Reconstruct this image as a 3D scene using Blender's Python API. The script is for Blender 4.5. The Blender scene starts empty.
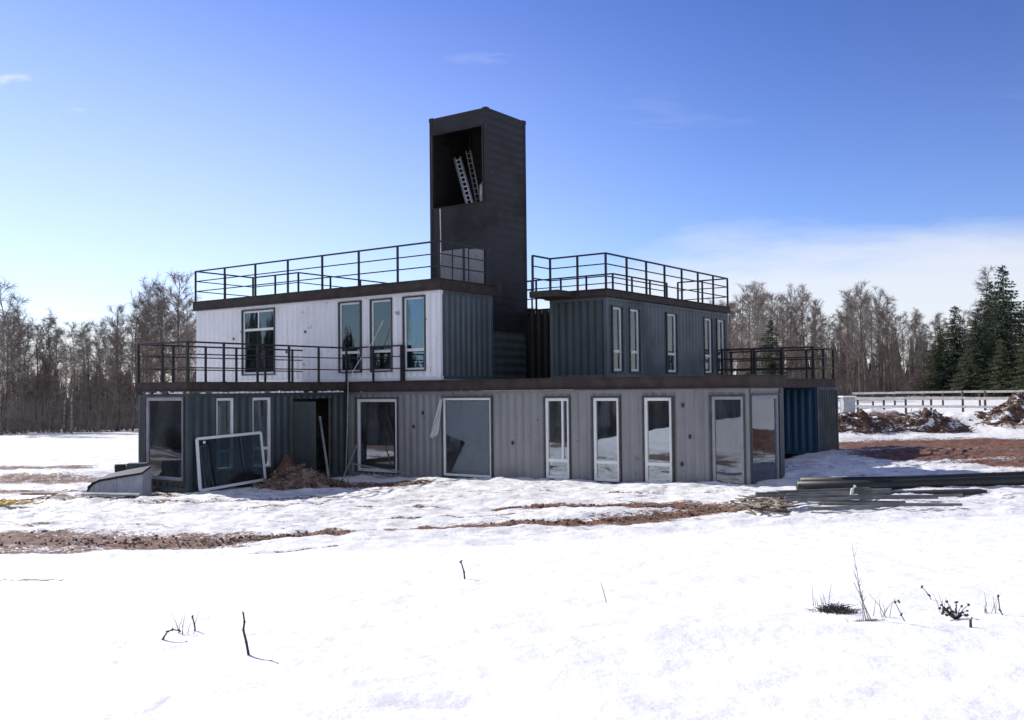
import bpy, math, random
import numpy as np
from mathutils import Vector, Matrix
random.seed(7)
sc = bpy.context.scene
# ------------------------------------------------------------------ camera
cd = bpy.data.cameras.new('camera'); cam = bpy.data.objects.new('camera', cd)
sc.collection.objects.link(cam); sc.camera = cam
cd.sensor_width = 36; cd.lens = 36*990/1024; cd.clip_start = .05; cd.clip_end = 6000
cam.matrix_world = (Matrix.Translation((0, 0, 2.9)) @ Matrix.Rotation(math.radians(91.76), 4, 'X')
                    @ Matrix.Rotation(math.radians(-.6), 4, 'Z'))
# ------------------------------------------------------------------ light
SUN_AZ = math.radians(-51.5); SUN_EL = math.radians(37)      # azimuth from +Y, negative to the left
SUN_STRENGTH = 3.9; SKY_STRENGTH = .1; EXPOSURE = .64
world = bpy.data.worlds.new('World'); sc.world = world; world.use_nodes = True
nt = world.node_tree; N = nt.nodes; Lk = nt.links
for n in list(N): N.remove(n)
wo = N.new('ShaderNodeOutputWorld'); bg = N.new('ShaderNodeBackground'); bg.inputs[1].default_value = SKY_STRENGTH
Lk.new(bg.outputs[0], wo.inputs[0])
sky = N.new('ShaderNodeTexSky'); sky.sky_type = 'NISHITA'; sky.sun_disc = False
sky.sun_elevation = SUN_EL; sky.sun_rotation = SUN_AZ; sky.altitude = 200
sky.air_density = 1.0; sky.dust_density = .25; sky.ozone_density = 4.0
def nmath(T, op, a, b=None, c=None, clamp=False):
    m = T.nodes.new('ShaderNodeMath'); m.operation = op; m.use_clamp = clamp
    for i, v in enumerate((a, b, c)):
        if v is None: continue
        if isinstance(v, (int, float)): m.inputs[i].default_value = v
        else: T.links.new(v, m.inputs[i])
    return m.outputs[0]
def nramp(T, x, a, b, va=0., vb=1.):
    m = T.nodes.new('ShaderNodeMapRange'); m.interpolation_type = 'SMOOTHSTEP'
    T.links.new(x, m.inputs[0]); m.inputs[1].default_value = a; m.inputs[2].default_value = b
    m.inputs[3].default_value = va; m.inputs[4].default_value = vb
    return m.outputs[0]
def nnoise(T, vec, scale, detail=4, rough=.55, dist=0.):
    n = T.nodes.new('ShaderNodeTexNoise'); n.inputs['Scale'].default_value = scale
    n.inputs['Detail'].default_value = detail; n.inputs['Roughness'].default_value = rough
    n.inputs['Distortion'].default_value = dist
    if vec is not None: T.links.new(vec, n.inputs['Vector'])
    return n.outputs[0]
def nmapping(T, vec, scale=(1, 1, 1), loc=(0, 0, 0), rot=(0, 0, 0)):
    m = T.nodes.new('ShaderNodeMapping'); T.links.new(vec, m.inputs[0])
    m.inputs['Scale'].default_value = scale; m.inputs['Location'].default_value = loc; m.inputs['Rotation'].default_value = rot
    return m.outputs[0]
tc = N.new('ShaderNodeTexCoord'); sep = N.new('ShaderNodeSeparateXYZ'); Lk.new(tc.outputs['Generated'], sep.inputs[0])
zz = sep.outputs[2]
azr = sep.outputs[0]
zc = nmath(nt, 'MAXIMUM', zz, .0)
den = nmath(nt, 'ADD', zc, .09)
cx = nmath(nt, 'DIVIDE', sep.outputs[0], den); cy = nmath(nt, 'DIVIDE', sep.outputs[1], den)
cmb = N.new('ShaderNodeCombineXYZ'); Lk.new(cx, cmb.inputs[0]); Lk.new(cy, cmb.inputs[1])
wisp = nnoise(nt, nmapping(nt, cmb.outputs[0], (.55, 1.5, 1), (3.1, 1.7, 0), (0, 0, .25)), 1.1, 7, .6, .5)
big = nnoise(nt, nmapping(nt, cmb.outputs[0], (.35, .6, 1), (9.3, 2.2, 0)), .9, 3, .5)
w1 = nmath(nt, 'MULTIPLY', nramp(nt, wisp, .5, .72), nramp(nt, big, .46, .62))
w1 = nmath(nt, 'MULTIPLY', w1, nramp(nt, zz, .36, .2))
w1 = nmath(nt, 'MULTIPLY', w1, nramp(nt, azr, .3, -.1, .12, .8))
# bank of bright cloud low over the horizon, higher on the right-hand side
edge = nmath(nt, 'ADD', zz, nmath(nt, 'MULTIPLY', nmath(nt, 'SUBTRACT', nnoise(nt, nmapping(nt, cmb.outputs[0], (.5, .5, 1), (1, 4, 0)), 1.6, 7, .65), .5), .1))
top = nramp(nt, azr, .0, .2, .115, .168)
d = nmath(nt, 'SUBTRACT', top, edge)
bank = nmath(nt, 'MULTIPLY', nramp(nt, d, -.01, .07), .76)
veil = nmath(nt, 'MULTIPLY', nramp(nt, zz, .5, .02), nramp(nt, azr, .3, -.4, .08, .55))
allc = nmath(nt, 'MAXIMUM', nmath(nt, 'MAXIMUM', w1, bank), veil)
# unseen overcast added behind the camera to lift and neutralise the fill light
allc = nmath(nt, 'MAXIMUM', allc, nmath(nt, 'MULTIPLY', nramp(nt, sep.outputs[1], .1, -.5), nramp(nt, big, .3, .55, .15, .42)))
# a few small fair-weather wisps: bearing, elevation (tangents), half sizes, strength
yy_ = nmath(nt, 'MAXIMUM', sep.outputs[1], .01)
tx_ = nmath(nt, 'DIVIDE', sep.outputs[0], yy_); tz_ = nmath(nt, 'DIVIDE', zz, yy_)
ctan = N.new('ShaderNodeCombineXYZ'); Lk.new(tx_, ctan.inputs[0]); Lk.new(tz_, ctan.inputs[1])
wn = nnoise(nt, nmapping(nt, ctan.outputs[0], (9, 34, 1), (0, 0, 0), (0, 0, -.12)), 1.0, 6, .65, .4)
for (bx_, bz_, sx_, sz_, st_) in ((-.51, .318, .028, .012, .9), (-.475, .285, .085, .014, .6), (-.418, .20, .026, .008, .6), (-.28, .215, .03, .009, .45), (-.03, .338, .06, .010, .2), (.11, .33, .09, .007, .1), (.05, .146, .015, .004, .8), (.045, .193, .04, .006, .35), (-.35, .262, .16, .012, .18)):
    ex_ = nmath(nt, 'DIVIDE', nmath(nt, 'SUBTRACT', tx_, bx_), sx_); ez_ = nmath(nt, 'DIVIDE', nmath(nt, 'SUBTRACT', nmath(nt, 'SUBTRACT', tz_, bz_), nmath(nt, 'MULTIPLY', nmath(nt, 'SUBTRACT', tx_, bx_), .06)), sz_)
    r2_ = nmath(nt, 'ADD', nmath(nt, 'MULTIPLY', ex_, ex_), nmath(nt, 'MULTIPLY', ez_, ez_))
    q_ = nmath(nt, 'MULTIPLY', nmath(nt, 'MULTIPLY', nramp(nt, r2_, 1.6, 0), nramp(nt, wn, .36, .72)), st_)
    allc = nmath(nt, 'MAXIMUM', allc, q_)
K = .162
def vscale(x, c):
    t = N.new('ShaderNodeMix'); t.data_type = 'RGBA'; t.blend_type = 'MULTIPLY'; t.inputs[0].default_value = 1; t.clamp_result = False
    Lk.new(x, t.inputs[6]); t.inputs[7].default_value = (c[0], c[1], c[2], 1); return t.outputs[2]
gm = N.new('ShaderNodeGamma'); gm.inputs[1].default_value = 1.7
Lk.new(vscale(sky.outputs[0], (K*1.12, K*1.0, K*1.1)), gm.inputs[0])
skyc = vscale(gm.outputs[0], (.88/K, .9/K, .88/K))
mx = N.new('ShaderNodeMix'); mx.data_type = 'RGBA'; Lk.new(allc, mx.inputs[0]); Lk.new(skyc, mx.inputs[6])
mx.inputs[7].default_value = (6.0, 6.05, 6.2, 1)
Lk.new(mx.outputs[2], bg.inputs[0])

sd = bpy.data.lights.new('sun', 'SUN'); sd.energy = SUN_STRENGTH; sd.angle = math.radians(.5); sd.color = (1, .955, .88)
sun = bpy.data.objects.new('sun', sd); sc.collection.objects.link(sun)
tosun = Vector((math.sin(SUN_AZ)*math.cos(SUN_EL), math.cos(SUN_AZ)*math.cos(SUN_EL), math.sin(SUN_EL)))
sun.rotation_euler = tosun.to_track_quat('Z', 'Y').to_euler(); sun.location = (-30, 10, 40)
sc.view_settings.view_transform = 'Standard'; sc.view_settings.look = 'None'
sc.view_settings.exposure = EXPOSURE; sc.view_settings.gamma = 1
sc.render.engine = 'CYCLES'; sc.cycles.max_bounces = 6; sc.cycles.transparent_max_bounces = 12
try: sc.cycles.use_denoising = True
except Exception: pass

# ------------------------------------------------------------------ helpers
col = sc.collection
class MB:
    def __init__(s): s.v = []; s.f = []
    def quad(s, *p):
        n = len(s.v); s.v += [tuple(q) for q in p]; s.f.append(tuple(range(n, n+len(p))))
    def box(s, x0, x1, y0, y1, z0, z1):
        s.hexa([(x0,y0,z0),(x1,y0,z0),(x1,y1,z0),(x0,y1,z0),(x0,y0,z1),(x1,y0,z1),(x1,y1,z1),(x0,y1,z1)])
    def hexa(s, p):
        n = len(s.v); s.v += [tuple(q) for q in p]
        for f in ((0,3,2,1),(4,5,6,7),(0,1,5,4),(1,2,6,5),(2,3,7,6),(3,0,4,7)): s.f.append(tuple(n+i for i in f))
    def bar(s, p, q, w, h=None, roll=0):
        """square bar from p to q"""
        p = Vector(p); q = Vector(q); h = h or w; d = (q-p).normalized()
        up = Vector((0, 0, 1)) if abs(d.z) < .95 else Vector((0, 1, 0))
        a = d.cross(up).normalized(); b = a.cross(d)
        if roll: R = Matrix.Rotation(roll, 3, d); a = R @ a; b = R @ b
        a = a*w/2; b = b*h/2
        s.hexa([p-a-b, p+a-b, p+a+b, p-a+b, q-a-b, q+a-b, q+a+b, q-a+b])
    def tube(s, pts, rads, n=6, cap=True):
        pts = [Vector(p) for p in pts]; base = len(s.v)
        if not hasattr(rads, '__len__'): rads = [rads]*len(pts)
        for i, p in enumerate(pts):
            d = (pts[min(i+1, len(pts)-1)]-pts[max(i-1, 0)])
            d = d.normalized() if d.length > 1e-9 else Vector((0, 0, 1))
            up = Vector((0, 0, 1)) if abs(d.z) < .9 else Vector((1, 0, 0))
            a = d.cross(up).normalized(); b = a.cross(d)
            for k in range(n):
                t = 2*math.pi*k/n; s.v.append(tuple(p+(a*math.cos(t)+b*math.sin(t))*rads[i]))
        for i in range(len(pts)-1):
            for k in range(n):
                k2 = (k+1) % n; s.f.append((base+i*n+k, base+i*n+k2, base+(i+1)*n+k2, base+(i+1)*n+k))
        if cap:
            s.f.append(tuple(base+k for k in range(n))[::-1]); s.f.append(tuple(base+(len(pts)-1)*n+k for k in range(n)))
    def build(s, name, mat, parent=None, smooth=False, bevel=0):
        me = bpy.data.meshes.new(name); me.from_pydata(s.v, [], s.f); me.update()
        if smooth: me.polygons.foreach_set('use_smooth', [True]*len(me.polygons))
        me.materials.append(mat); o = bpy.data.objects.new(name, me); col.objects.link(o)
        if parent is not None: o.parent = parent
        if bevel:
            b = o.modifiers.new('bevel', 'BEVEL'); b.width = bevel; b.segments = 2; b.limit_method = 'ANGLE'
        return o
def empty(name, loc=(0, 0, 0), rz=0):
    o = bpy.data.objects.new(name, None); o.location = loc; o.rotation_euler = (0, 0, rz); col.objects.link(o); return o
def tag(o, label=None, cat=None, group=None, kind=None):
    if label: o['label'] = label
    if cat: o['category'] = cat
    if group: o['group'] = group
    if kind: o['kind'] = kind
    return o
def copy_tree(o, parent=None):
    c = o.copy(); col.objects.link(c); c.parent = parent
    for ch in list(o.children): copy_tree(ch, c)
    return c

def newmat(name):
    m = bpy.data.materials.new(name); m.use_nodes = True; T = m.node_tree
    return m, T, T.nodes['Principled BSDF']
def rgb(c): return (c[0], c[1], c[2], 1)
def mixc(T, fac, a, b, mode='MIX'):
    m = T.nodes.new('ShaderNodeMix'); m.data_type = 'RGBA'; m.blend_type = mode
    if isinstance(fac, (int, float)): m.inputs[0].default_value = fac
    else: T.links.new(fac, m.inputs[0])
    for i, c in ((6, a), (7, b)):
        if isinstance(c, tuple): m.inputs[i].default_value = rgb(c)
        else: T.links.new(c, m.inputs[i])
    return m.outputs[2]
def bump(T, bsdf, h, strength=.3, dist=.02):
    b = T.nodes.new('ShaderNodeBump'); b.inputs['Strength'].default_value = strength; b.inputs['Distance'].default_value = dist
    T.links.new(h, b.inputs['Height']); T.links.new(b.outputs[0], bsdf.inputs['Normal'])
def objco(T): return T.nodes.new('ShaderNodeTexCoord').outputs['Object']
def geopos(T): return T.nodes.new('ShaderNodeNewGeometry').outputs['Position']

def mat_paint(name, c, dirt=(.09, .075, .06), amt=.35, rough=.55, metal=0.0, rust=.02, streak=(3.5, 3.5, .35)):
    """old container paint: vertical dirt runs, blotches and small rust spots"""
    m, T, b = newmat(name); p = objco(T)
    s1 = nramp(T, nnoise(T, nmapping(T, p, streak), 1.6, 6, .65), .42, .72)
    s2 = nramp(T, nnoise(T, p, .6, 5, .6), .4, .7)
    f = nmath(T, 'MULTIPLY', nmath(T, 'ADD', nmath(T, 'MULTIPLY', s1, .7), nmath(T, 'MULTIPLY', s2, .5)), amt, clamp=True)
    c1 = mixc(T, f, c, dirt)
    c1 = mixc(T, nmath(T, 'MULTIPLY', nramp(T, nnoise(T, p, 3.7, 3, .5), .68, .73), .55), c1, (.08, .045, .03))
    runs = nmath(T, 'MULTIPLY', nramp(T, nnoise(T, nmapping(T, p, (7, 7, .5), (3, 5, 1)), 1.3, 4, .6), .62, .74), nramp(T, nnoise(T, p, .9, 2, .5), .45, .65))
    c1 = mixc(T, nmath(T, 'MULTIPLY', runs, .55), c1, tuple(q*k for q, k in zip(c, (.75, .5, .38))))
    scuff = nmath(T, 'MULTIPLY', nramp(T, nnoise(T, nmapping(T, p, (1, 1, 2), (8, 1, 2)), 2.4, 8, .75), .64, .67), .5)
    c1 = mixc(T, scuff, c1, tuple(min(.8, q*1.5) for q in c))
    T.links.new(c1, b.inputs['Base Color']); b.inputs['Roughness'].default_value = rough; b.inputs['Metallic'].default_value = metal
    T.links.new(nramp(T, s2, 0, 1, rough-.1, rough+.15), b.inputs['Roughness'])
    bump(T, b, nnoise(T, p, 1.7, 5, .5), .5, .05)
    return m
def mat_plain(name, c, rough=.5, metal=0., var=.3, scale=6, bumpy=.15):
    m, T, b = newmat(name); p = objco(T)
    n = nnoise(T, p, scale, 5, .6)
    T.links.new(mixc(T, nramp(T, n, .3, .7), tuple(x*(1-var) for x in c), tuple(min(1, x*(1+var)) for x in c)), b.inputs['Base Color'])
    b.inputs['Roughness'].default_value = rough; b.inputs['Metallic'].default_value = metal
    if bumpy: bump(T, b, nnoise(T, p, scale*3, 3, .5), bumpy, .01)
    return m
def mat_glass(name, refl=.22, dust=.12, tint=(.7, .78, .8), gcol=(.9, .95, 1)):
    m, T, b = newmat(name); T.nodes.remove(b); out = T.nodes['Material Output']
    gl = T.nodes.new('ShaderNodeBsdfGlossy'); gl.inputs['Roughness'].default_value = .015; gl.inputs[0].default_value = rgb(gcol)
    tr = T.nodes.new('ShaderNodeBsdfTransparent'); tr.inputs[0].default_value = rgb(tint)
    df = T.nodes.new('ShaderNodeBsdfDiffuse'); df.inputs[0].default_value = (.45, .46, .46, 1)
    lw = T.nodes.new('ShaderNodeFresnel'); lw.inputs[0].default_value = 1.5
    p = objco(T)
    # a wavy pane: slight bump makes the reflected field wobble
    bp = T.nodes.new('ShaderNodeBump'); bp.inputs['Strength'].default_value = .05; bp.inputs['Distance'].default_value = .02
    T.links.new(nnoise(T, p, 1.3, 2, .5), bp.inputs['Height']); T.links.new(bp.outputs[0], gl.inputs['Normal'])
    m1 = T.nodes.new('ShaderNodeMixShader'); T.links.new(nmath(T, 'ADD', lw.outputs[0], refl, clamp=True), m1.inputs[0])
    T.links.new(tr.outputs[0], m1.inputs[1]); T.links.new(gl.outputs[0], m1.inputs[2])
    m2 = T.nodes.new('ShaderNodeMixShader')
    T.links.new(nmath(T, 'MULTIPLY', nramp(T, nnoise(T, nmapping(T, p, (1, 1, 1)), .9, 3, .45), .2, .8), dust), m2.inputs[0])
    T.links.new(m1.outputs[0], m2.inputs[1]); T.links.new(df.outputs[0], m2.inputs[2]); T.links.new(m2.outputs[0], out.inputs[0])
    return m
M = {}
M['white_wall'] = mat_paint('old_white_paint', (.8, .805, .82), (.5, .48, .46), .3)
M['grey_wall'] = mat_paint('grey_paint', (.23, .233, .235), (.12, .115, .11), .5)
M['slate_wall'] = mat_paint('slate_paint', (.078, .105, .115), (.045, .045, .045), .5)
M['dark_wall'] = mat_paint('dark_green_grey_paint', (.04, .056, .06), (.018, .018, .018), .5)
M['blue_wall'] = mat_paint('blue_paint', (.032, .1, .19), (.03, .045, .06), .5)
M['tower'] = mat_paint('brown_black_cladding', (.012, .0105, .0105), (.024, .021, .019), .5, .7, streak=(1.2, 1.2, 3))
M['fascia'] = mat_plain('rusty_brown_steel', (.042, .029, .023), .75, 0, .35, 3)
M['steel'] = mat_plain('dark_primed_steel', (.022, .02, .021), .55, .2, .3, 8)
M['frame_white'] = mat_plain('white_window_plastic', (.72, .73, .72), .4, 0, .06, 4, 0)
M['frame_dark'] = mat_plain('dark_grey_casing', (.045, .05, .055), .5, 0, .2, 5)
M['casing'] = mat_plain('dark_edge_sealant', (.06, .06, .06), .7)
M['glass'] = mat_glass('window_glass', .2, .08)
M['glass_upper'] = mat_glass('upper_window_glass', .1, .02, (.45, .6, .68), (.6, .8, .9))
M['glass_clear'] = mat_glass('clear_window_glass', .06, .06, (.85, .88, .88))
M['glass_blue'] = mat_glass('bluish_glass', .0, .04, (.4, .54, .6), (.5, .6, .68))
M['glass_dim'] = mat_glass('dim_window_glass', .0, .08, (.55, .6, .62))
M['inner'] = mat_plain('bare_inner_lining', (.16, .145, .13), .8, 0, .3, 2)
M['floor'] = mat_plain('dirty_plywood_floor', (.13, .1, .075), .8, 0, .3, 2)
M['leak_bit'] = mat_plain('pale_light_leak', (.85, .86, .88), .6, 0, .03, 9, .4)  # white that imitates light coming through the gap under the deck
M['alu'] = mat_plain('aluminium', (.6, .62, .64), .35, .8, .12, 5)
M['galv'] = mat_plain('weathered_grey_steel', (.3, .31, .31), .5, .3, .35, 4)
M['bar_steel'] = mat_plain('dull_bar_steel', (.13, .135, .13), .5, .3, .5, 1.5)
M['black_pipe'] = mat_plain('black_plastic', (.012, .014, .013), .5, 0, .3, 3)
M['chips'] = mat_plain('bark_and_wood_chips', (.2, .14, .105), .9, 0, .75, 2.5)
M['soil'] = mat_plain('brown_soil', (.1, .06, .042), .95, 0, .5, 3, .5)
M['grey_sheet'] = mat_plain('grey_sheet', (.3, .31, .34), .7, 0, .15, 3)
M['wood'] = mat_plain('weathered_wood', (.3, .25, .2), .85, 0, .35, 6)
M['fence'] = mat_plain('sun_bleached_fence_wood', (.66, .61, .54), .8, 0, .2, 4)
M['fence_post'] = mat_plain('dark_fence_post_wood', (.09, .065, .05), .9, 0, .3, 4)
M['yellow'] = mat_plain('yellow_straw', (.6, .45, .16), .8, 0, .3, 6)
M['weed'] = mat_plain('dry_weed', (.05, .04, .035), .9, 0, .4, 20, 0)
M['weed_pale'] = mat_plain('dry_pale_stem', (.2, .17, .14), .9, 0, .3, 20, 0)
M['rope'] = mat_plain('pale_rope', (.6, .6, .6), .8)
def mat_mound():
    m, T, b = newmat('earth_with_old_snow'); p = geopos(T); g = T.nodes.new('ShaderNodeNewGeometry'); sp = T.nodes.new('ShaderNodeSeparateXYZ'); T.links.new(g.outputs['Normal'], sp.inputs[0])
    x = nmath(T, 'ADD', nnoise(T, nmapping(T, p, (1, 1, 2)), 1.6, 7, .7), nmath(T, 'MULTIPLY', sp.outputs[2], .12))
    soil = mixc(T, nramp(T, nnoise(T, p, 4, 6, .7), .35, .65), (.035, .022, .016), (.14, .072, .042))
    T.links.new(mixc(T, nramp(T, x, .6, .66), soil, (.82, .82, .84)), b.inputs['Base Color']); b.inputs['Roughness'].default_value = .85
    bump(T, b, nnoise(T, p, 6, 6, .7), .8, .08); return m
M['mound'] = mat_mound()
def mat_film():
    m, T, b = newmat('milky_plastic_film'); b.inputs['Base Color'].default_value = (.75, .78, .8, 1); b.inputs['Roughness'].default_value = .25
    b.inputs['Alpha'].default_value = .38; bump(T, b, nnoise(T, objco(T), 5, 4, .6, 1.2), .8, .05); return m
M['film'] = mat_film(); M['grey_film'] = M['film'].copy(); M['grey_film'].name = 'greyish_window_film'
M['grey_film'].node_tree.nodes['Principled BSDF'].inputs['Base Color'].default_value = (.26, .31, .35, 1)

# ------------------------------------------------------------------ terrain
#TERRAIN-BEGIN
_rs = np.random.RandomState(3); _tab = _rs.rand(256, 256)
def vnoise(x, y):
    xi = np.floor(x).astype(int); yi = np.floor(y).astype(int); fx = x-xi; fy = y-yi
    fx = fx*fx*(3-2*fx); fy = fy*fy*(3-2*fy)
    a = _tab[xi & 255, yi & 255]; b = _tab[(xi+1) & 255, yi & 255]; c = _tab[xi & 255, (yi+1) & 255]; d = _tab[(xi+1) & 255, (yi+1) & 255]
    return (a*(1-fx)+b*fx)*(1-fy)+(c*(1-fx)+d*fx)*fy
def fbm(x, y, o=4, r=.5):
    s = 0; a = 1; t = 0
    for i in range(o):
        s = s+a*(vnoise(x*2**i+17.3*i, y*2**i+5.1*i)-.5); t += a; a *= r
    return s/t
def sst(a, b, x):
    t = np.clip((x-a)/(b-a), 0, 1); return t*t*(3-2*t)
UA = (-.812, .5837); VB = (.5837, .812); P0 = (6.16, 25.8)
def toUV(X, Y):
    dx = X-P0[0]; dy = Y-P0[1]; return dx*UA[0]+dy*UA[1], dx*VB[0]+dy*VB[1]
def toXY(u, v): return P0[0]+u*UA[0]+v*VB[0], P0[1]+u*UA[1]+v*VB[1]
FOOT = [(0, 14.64, 0, 2.44), (14.64, 17.1, -6.5, 2.5), (2.3, 26, 2.44, 15)]
MOUNDS = [  # X, Y, rx, ry, height
 (14.6, 46, 2.6, 1.6, .75), (17.6, 47.5, 2.6, 2.0, .95), (21.5, 48, 2.0, 1.5, .5), (23.8, 47, 2.2, 2, .9), (27, 48, 2.4, 2, 1.0),
 (9.4, 28.5, 1.6, .8, .16), (12.0, 28.6, 1.6, .7, .14), (-12.5, 27.5, 1.6, 1, .2), (-15, 26, 1.5, .8, .18), (-10.2, 26.5, 1.5, .6, .12),
 (-17, 36, 3, 1.5, .25)]
def height(X, Y):
    X = np.asarray(X, float); Y = np.asarray(Y, float)
    hb = np.interp(X, [-60, -40, -10, -6, 0, 6, 12, 20, 40], [-.6, -.3, -.02, .0, .14, .4, .5, .66, .9])
    hf = np.interp(X, [-120, -50, -20, 0, 20, 40, 60, 150], [-.8, -.4, 0, .8, 1.6, 2.1, 2.4, 3.0])
    w = sst(2.5, 20.5, Y); h = 1.34*(1-w)+hb*w
    w2 = sst(42, 88, Y); h = h*(1-w2)+hf*w2
    # the bank falls away to the left of the picture, towards a lower wood
    h = h-4.6*sst(-24, -48, X)*sst(34, 16, Y)
    # snow heaped in front of the long wall
    u, v = toUV(X, Y)
    h = h+.06*np.exp(-((v+1.6)/.8)**2)*sst(-2, 1, u)*sst(14, 9, u)*(1+1.6*fbm(X*1.5+3, Y*1.5, 3))
    # wheel ruts
    rut = sst(10, 14, Y)*sst(27, 23, Y)
    yy = Y-.10*X
    h = h-rut*.05*np.exp(-((yy-17.9+.3*fbm(X*.2, Y*.1, 2))/.35)**2)-rut*.05*np.exp(-((yy-19.4)/.3)**2)
    for mx_, my_, rx, ry, mh in MOUNDS:
        e = np.exp(-(((X-mx_)/rx)**2+((Y-my_)/ry)**2)); h = h+mh*e*(1+.7*fbm(X*1.3+mx_, Y*1.3, 4))
    near = sst(14, 24, Y)*sst(60, 40, Y); side = sst(-30, -18, X)
    h = h+.16*fbm(X*.16+4, Y*.2+9, 3)*(.25+near)
    h = h+(.05+.17*near)*fbm(X*.7+40, Y*1.1+3, 4, .55)
    h = h+.14*sst(16, 20, Y)*sst(50, 38, Y)*fbm(X*2.6+11, Y*3.4+5, 4, .6)
    h = h+.05*sst(15, 7, Y)*1.6*fbm(X*.8+Y*.4, Y*1.1, 3)
    h = h+.13*sst(11, 3.5, Y)*fbm(X*1.3-Y*.9, Y*1.9+X*.5+7, 4, .55)
    ft = 0
    for (u0, u1, v0, v1) in FOOT:
        ft = np.maximum(ft, sst(u0+.02, u0+.2, u)*sst(u1-.02, u1-.2, u)*sst(v0+.02, v0+.2, v)*sst(v1-.02, v1-.2, v))
    return h*(1-ft)+np.minimum(h, -.02)*ft
#TERRAIN-END
def gz(X, Y): return float(height(np.array([X]), np.array([Y]))[0])
# bare soil strokes: (x0, y0, x1, y1, half width, strength)
MUD = [(-11, 20.3, -6.2, 19.9, 1.25, .92), (-6.2, 20.0, -3.8, 20.4, .5, 1), (-3.8, 20.4, -2.4, 20.9, .2, .9), (-11.5, 18.6, -8.2, 18.7, .8, .68), (-7.4, 13.0, -5.7, 12.9, .14, .8), (-11, 22.6, -8, 22.3, .3, .6),
       (-1.9, 20.9, -.3, 20.6, .3, 1), (-.3, 20.6, 2.3, 20.6, .5, 1), (2.3, 20.7, 5.0, 21.3, .8, 1.15), (0, 23.7, 2.9, 22.7, .45, 1.0), (2.9, 22.7, 4.9, 21.8, .6, 1.05), (-4.6, 24.6, -1.6, 24.2, .14, .8), (-3.4, 22.4, .6, 22.3, .12, .85), (-5.2, 17.6, -3.2, 18.2, .07, .6),
       (16, 39.5, 27, 37.5, 3.4, 1.3), (14.2, 34.5, 27, 33, 2.6, 1.2), (15.2, 30.0, 26, 30, 1.8, 1.15), (12.4, 41.5, 18, 41, 1.2, .9), (12.6, 26.6, 18, 27, .35, .75),
       (14, 45.5, 20, 46.5, 1.1, .9), (23, 45.5, 28, 46, .9, .75), (8, 29.6, 13, 29.4, .25, .6),
       (-24, 42.8, -18.4, 41.6, .9, .9), (-19, 34.8, -14.8, 34, 1.0, .8), (-17, 31, -12.5, 30.6, .6, .75), (-17, 27.6, -10.5, 26.6, .4, .7), (-12.6, 28.9, -9.9, 28.6, .5, .7), (-9.8, 26.3, -5, 27.2, .25, .6), (-7, 25, -2, 25.6, .12, .6), (-3.0, 30, -6.5, 30.4, .8, .9), (2, 25.8, 6, 24, .12, .6),
       (-21, 29, -30, 30, 1.6, .9), (-26, 24, -36, 22, 1.8, .9), (-38, 30, -46, 27, 2, .9), (-22, 20, -30, 15, 1.5, .9)]  # these last strokes lie out of view, added to streak the window reflections
def mudmask(X, Y):
    wx = X+.5*fbm(X*.5+9, Y*.5, 3); wy = Y+.7*fbm(X*.45, Y*.6+31, 3); m = np.zeros_like(X)
    for (x0, y0, x1, y1, w, s) in MUD:
        dx, dy = x1-x0, y1-y0; t = np.clip(((wx-x0)*dx+(wy-y0)*dy)/(dx*dx+dy*dy), 0, 1)
        dd = np.hypot(wx-(x0+t*dx), wy-(y0+t*dy)); m = np.maximum(m, s*(1-sst(.35, 1.5, dd/w)))
    return m
def axis(segs):
    out = []
    for a, b, n in segs: out += list(np.linspace(a, b, n, endpoint=False))
    out.append(segs[-1][1]); return np.array(out)
xs = axis([(-2500, -400, 14), (-400, -100, 24), (-100, -30, 50), (-30, -16, 80), (-16, 17, 330), (17, 32, 90), (32, 100, 50), (100, 400, 24), (400, 2500, 14)])
ys = axis([(-2500, -300, 14), (-300, -60, 24), (-60, 3, 60), (3, 12, 130), (12, 34, 300), (34, 52, 110), (52, 110, 90), (110, 400, 30), (400, 3500, 18)])
GX, GY = np.meshgrid(xs, ys); GZ = height(GX, GY); MM = mudmask(GX, GY)
GZ = GZ-.05*np.clip(MM, 0, 1)*(GY < 36)
# bare mounds: tops melted out
nx, ny = len(xs), len(ys)
vv = np.stack([GX.ravel(), GY.ravel(), GZ.ravel()], 1)
ii = (np.arange(ny-1)[:, None]*nx+np.arange(nx-1)[None, :]).ravel()
ff = np.stack([ii, ii+1, ii+nx+1, ii+nx], 1)
me = bpy.data.meshes.new('snow_ground'); me.vertices.add(len(vv)); me.vertices.foreach_set('co', vv.ravel())
me.loops.add(ff.size); me.loops.foreach_set('vertex_index', ff.ravel()); me.polygons.add(len(ff))
me.polygons.foreach_set('loop_start', np.arange(0, ff.size, 4)); me.polygons.foreach_set('loop_total', np.full(len(ff), 4))
me.polygons.foreach_set('use_smooth', np.ones(len(ff), bool)); me.update(calc_edges=True)
at = me.attributes.new('soil', 'FLOAT', 'POINT'); at.data.foreach_set('value', MM.ravel().astype(np.float32))
ground = bpy.data.objects.new('snow_ground', me); col.objects.link(ground); tag(ground, kind='structure')
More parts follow.
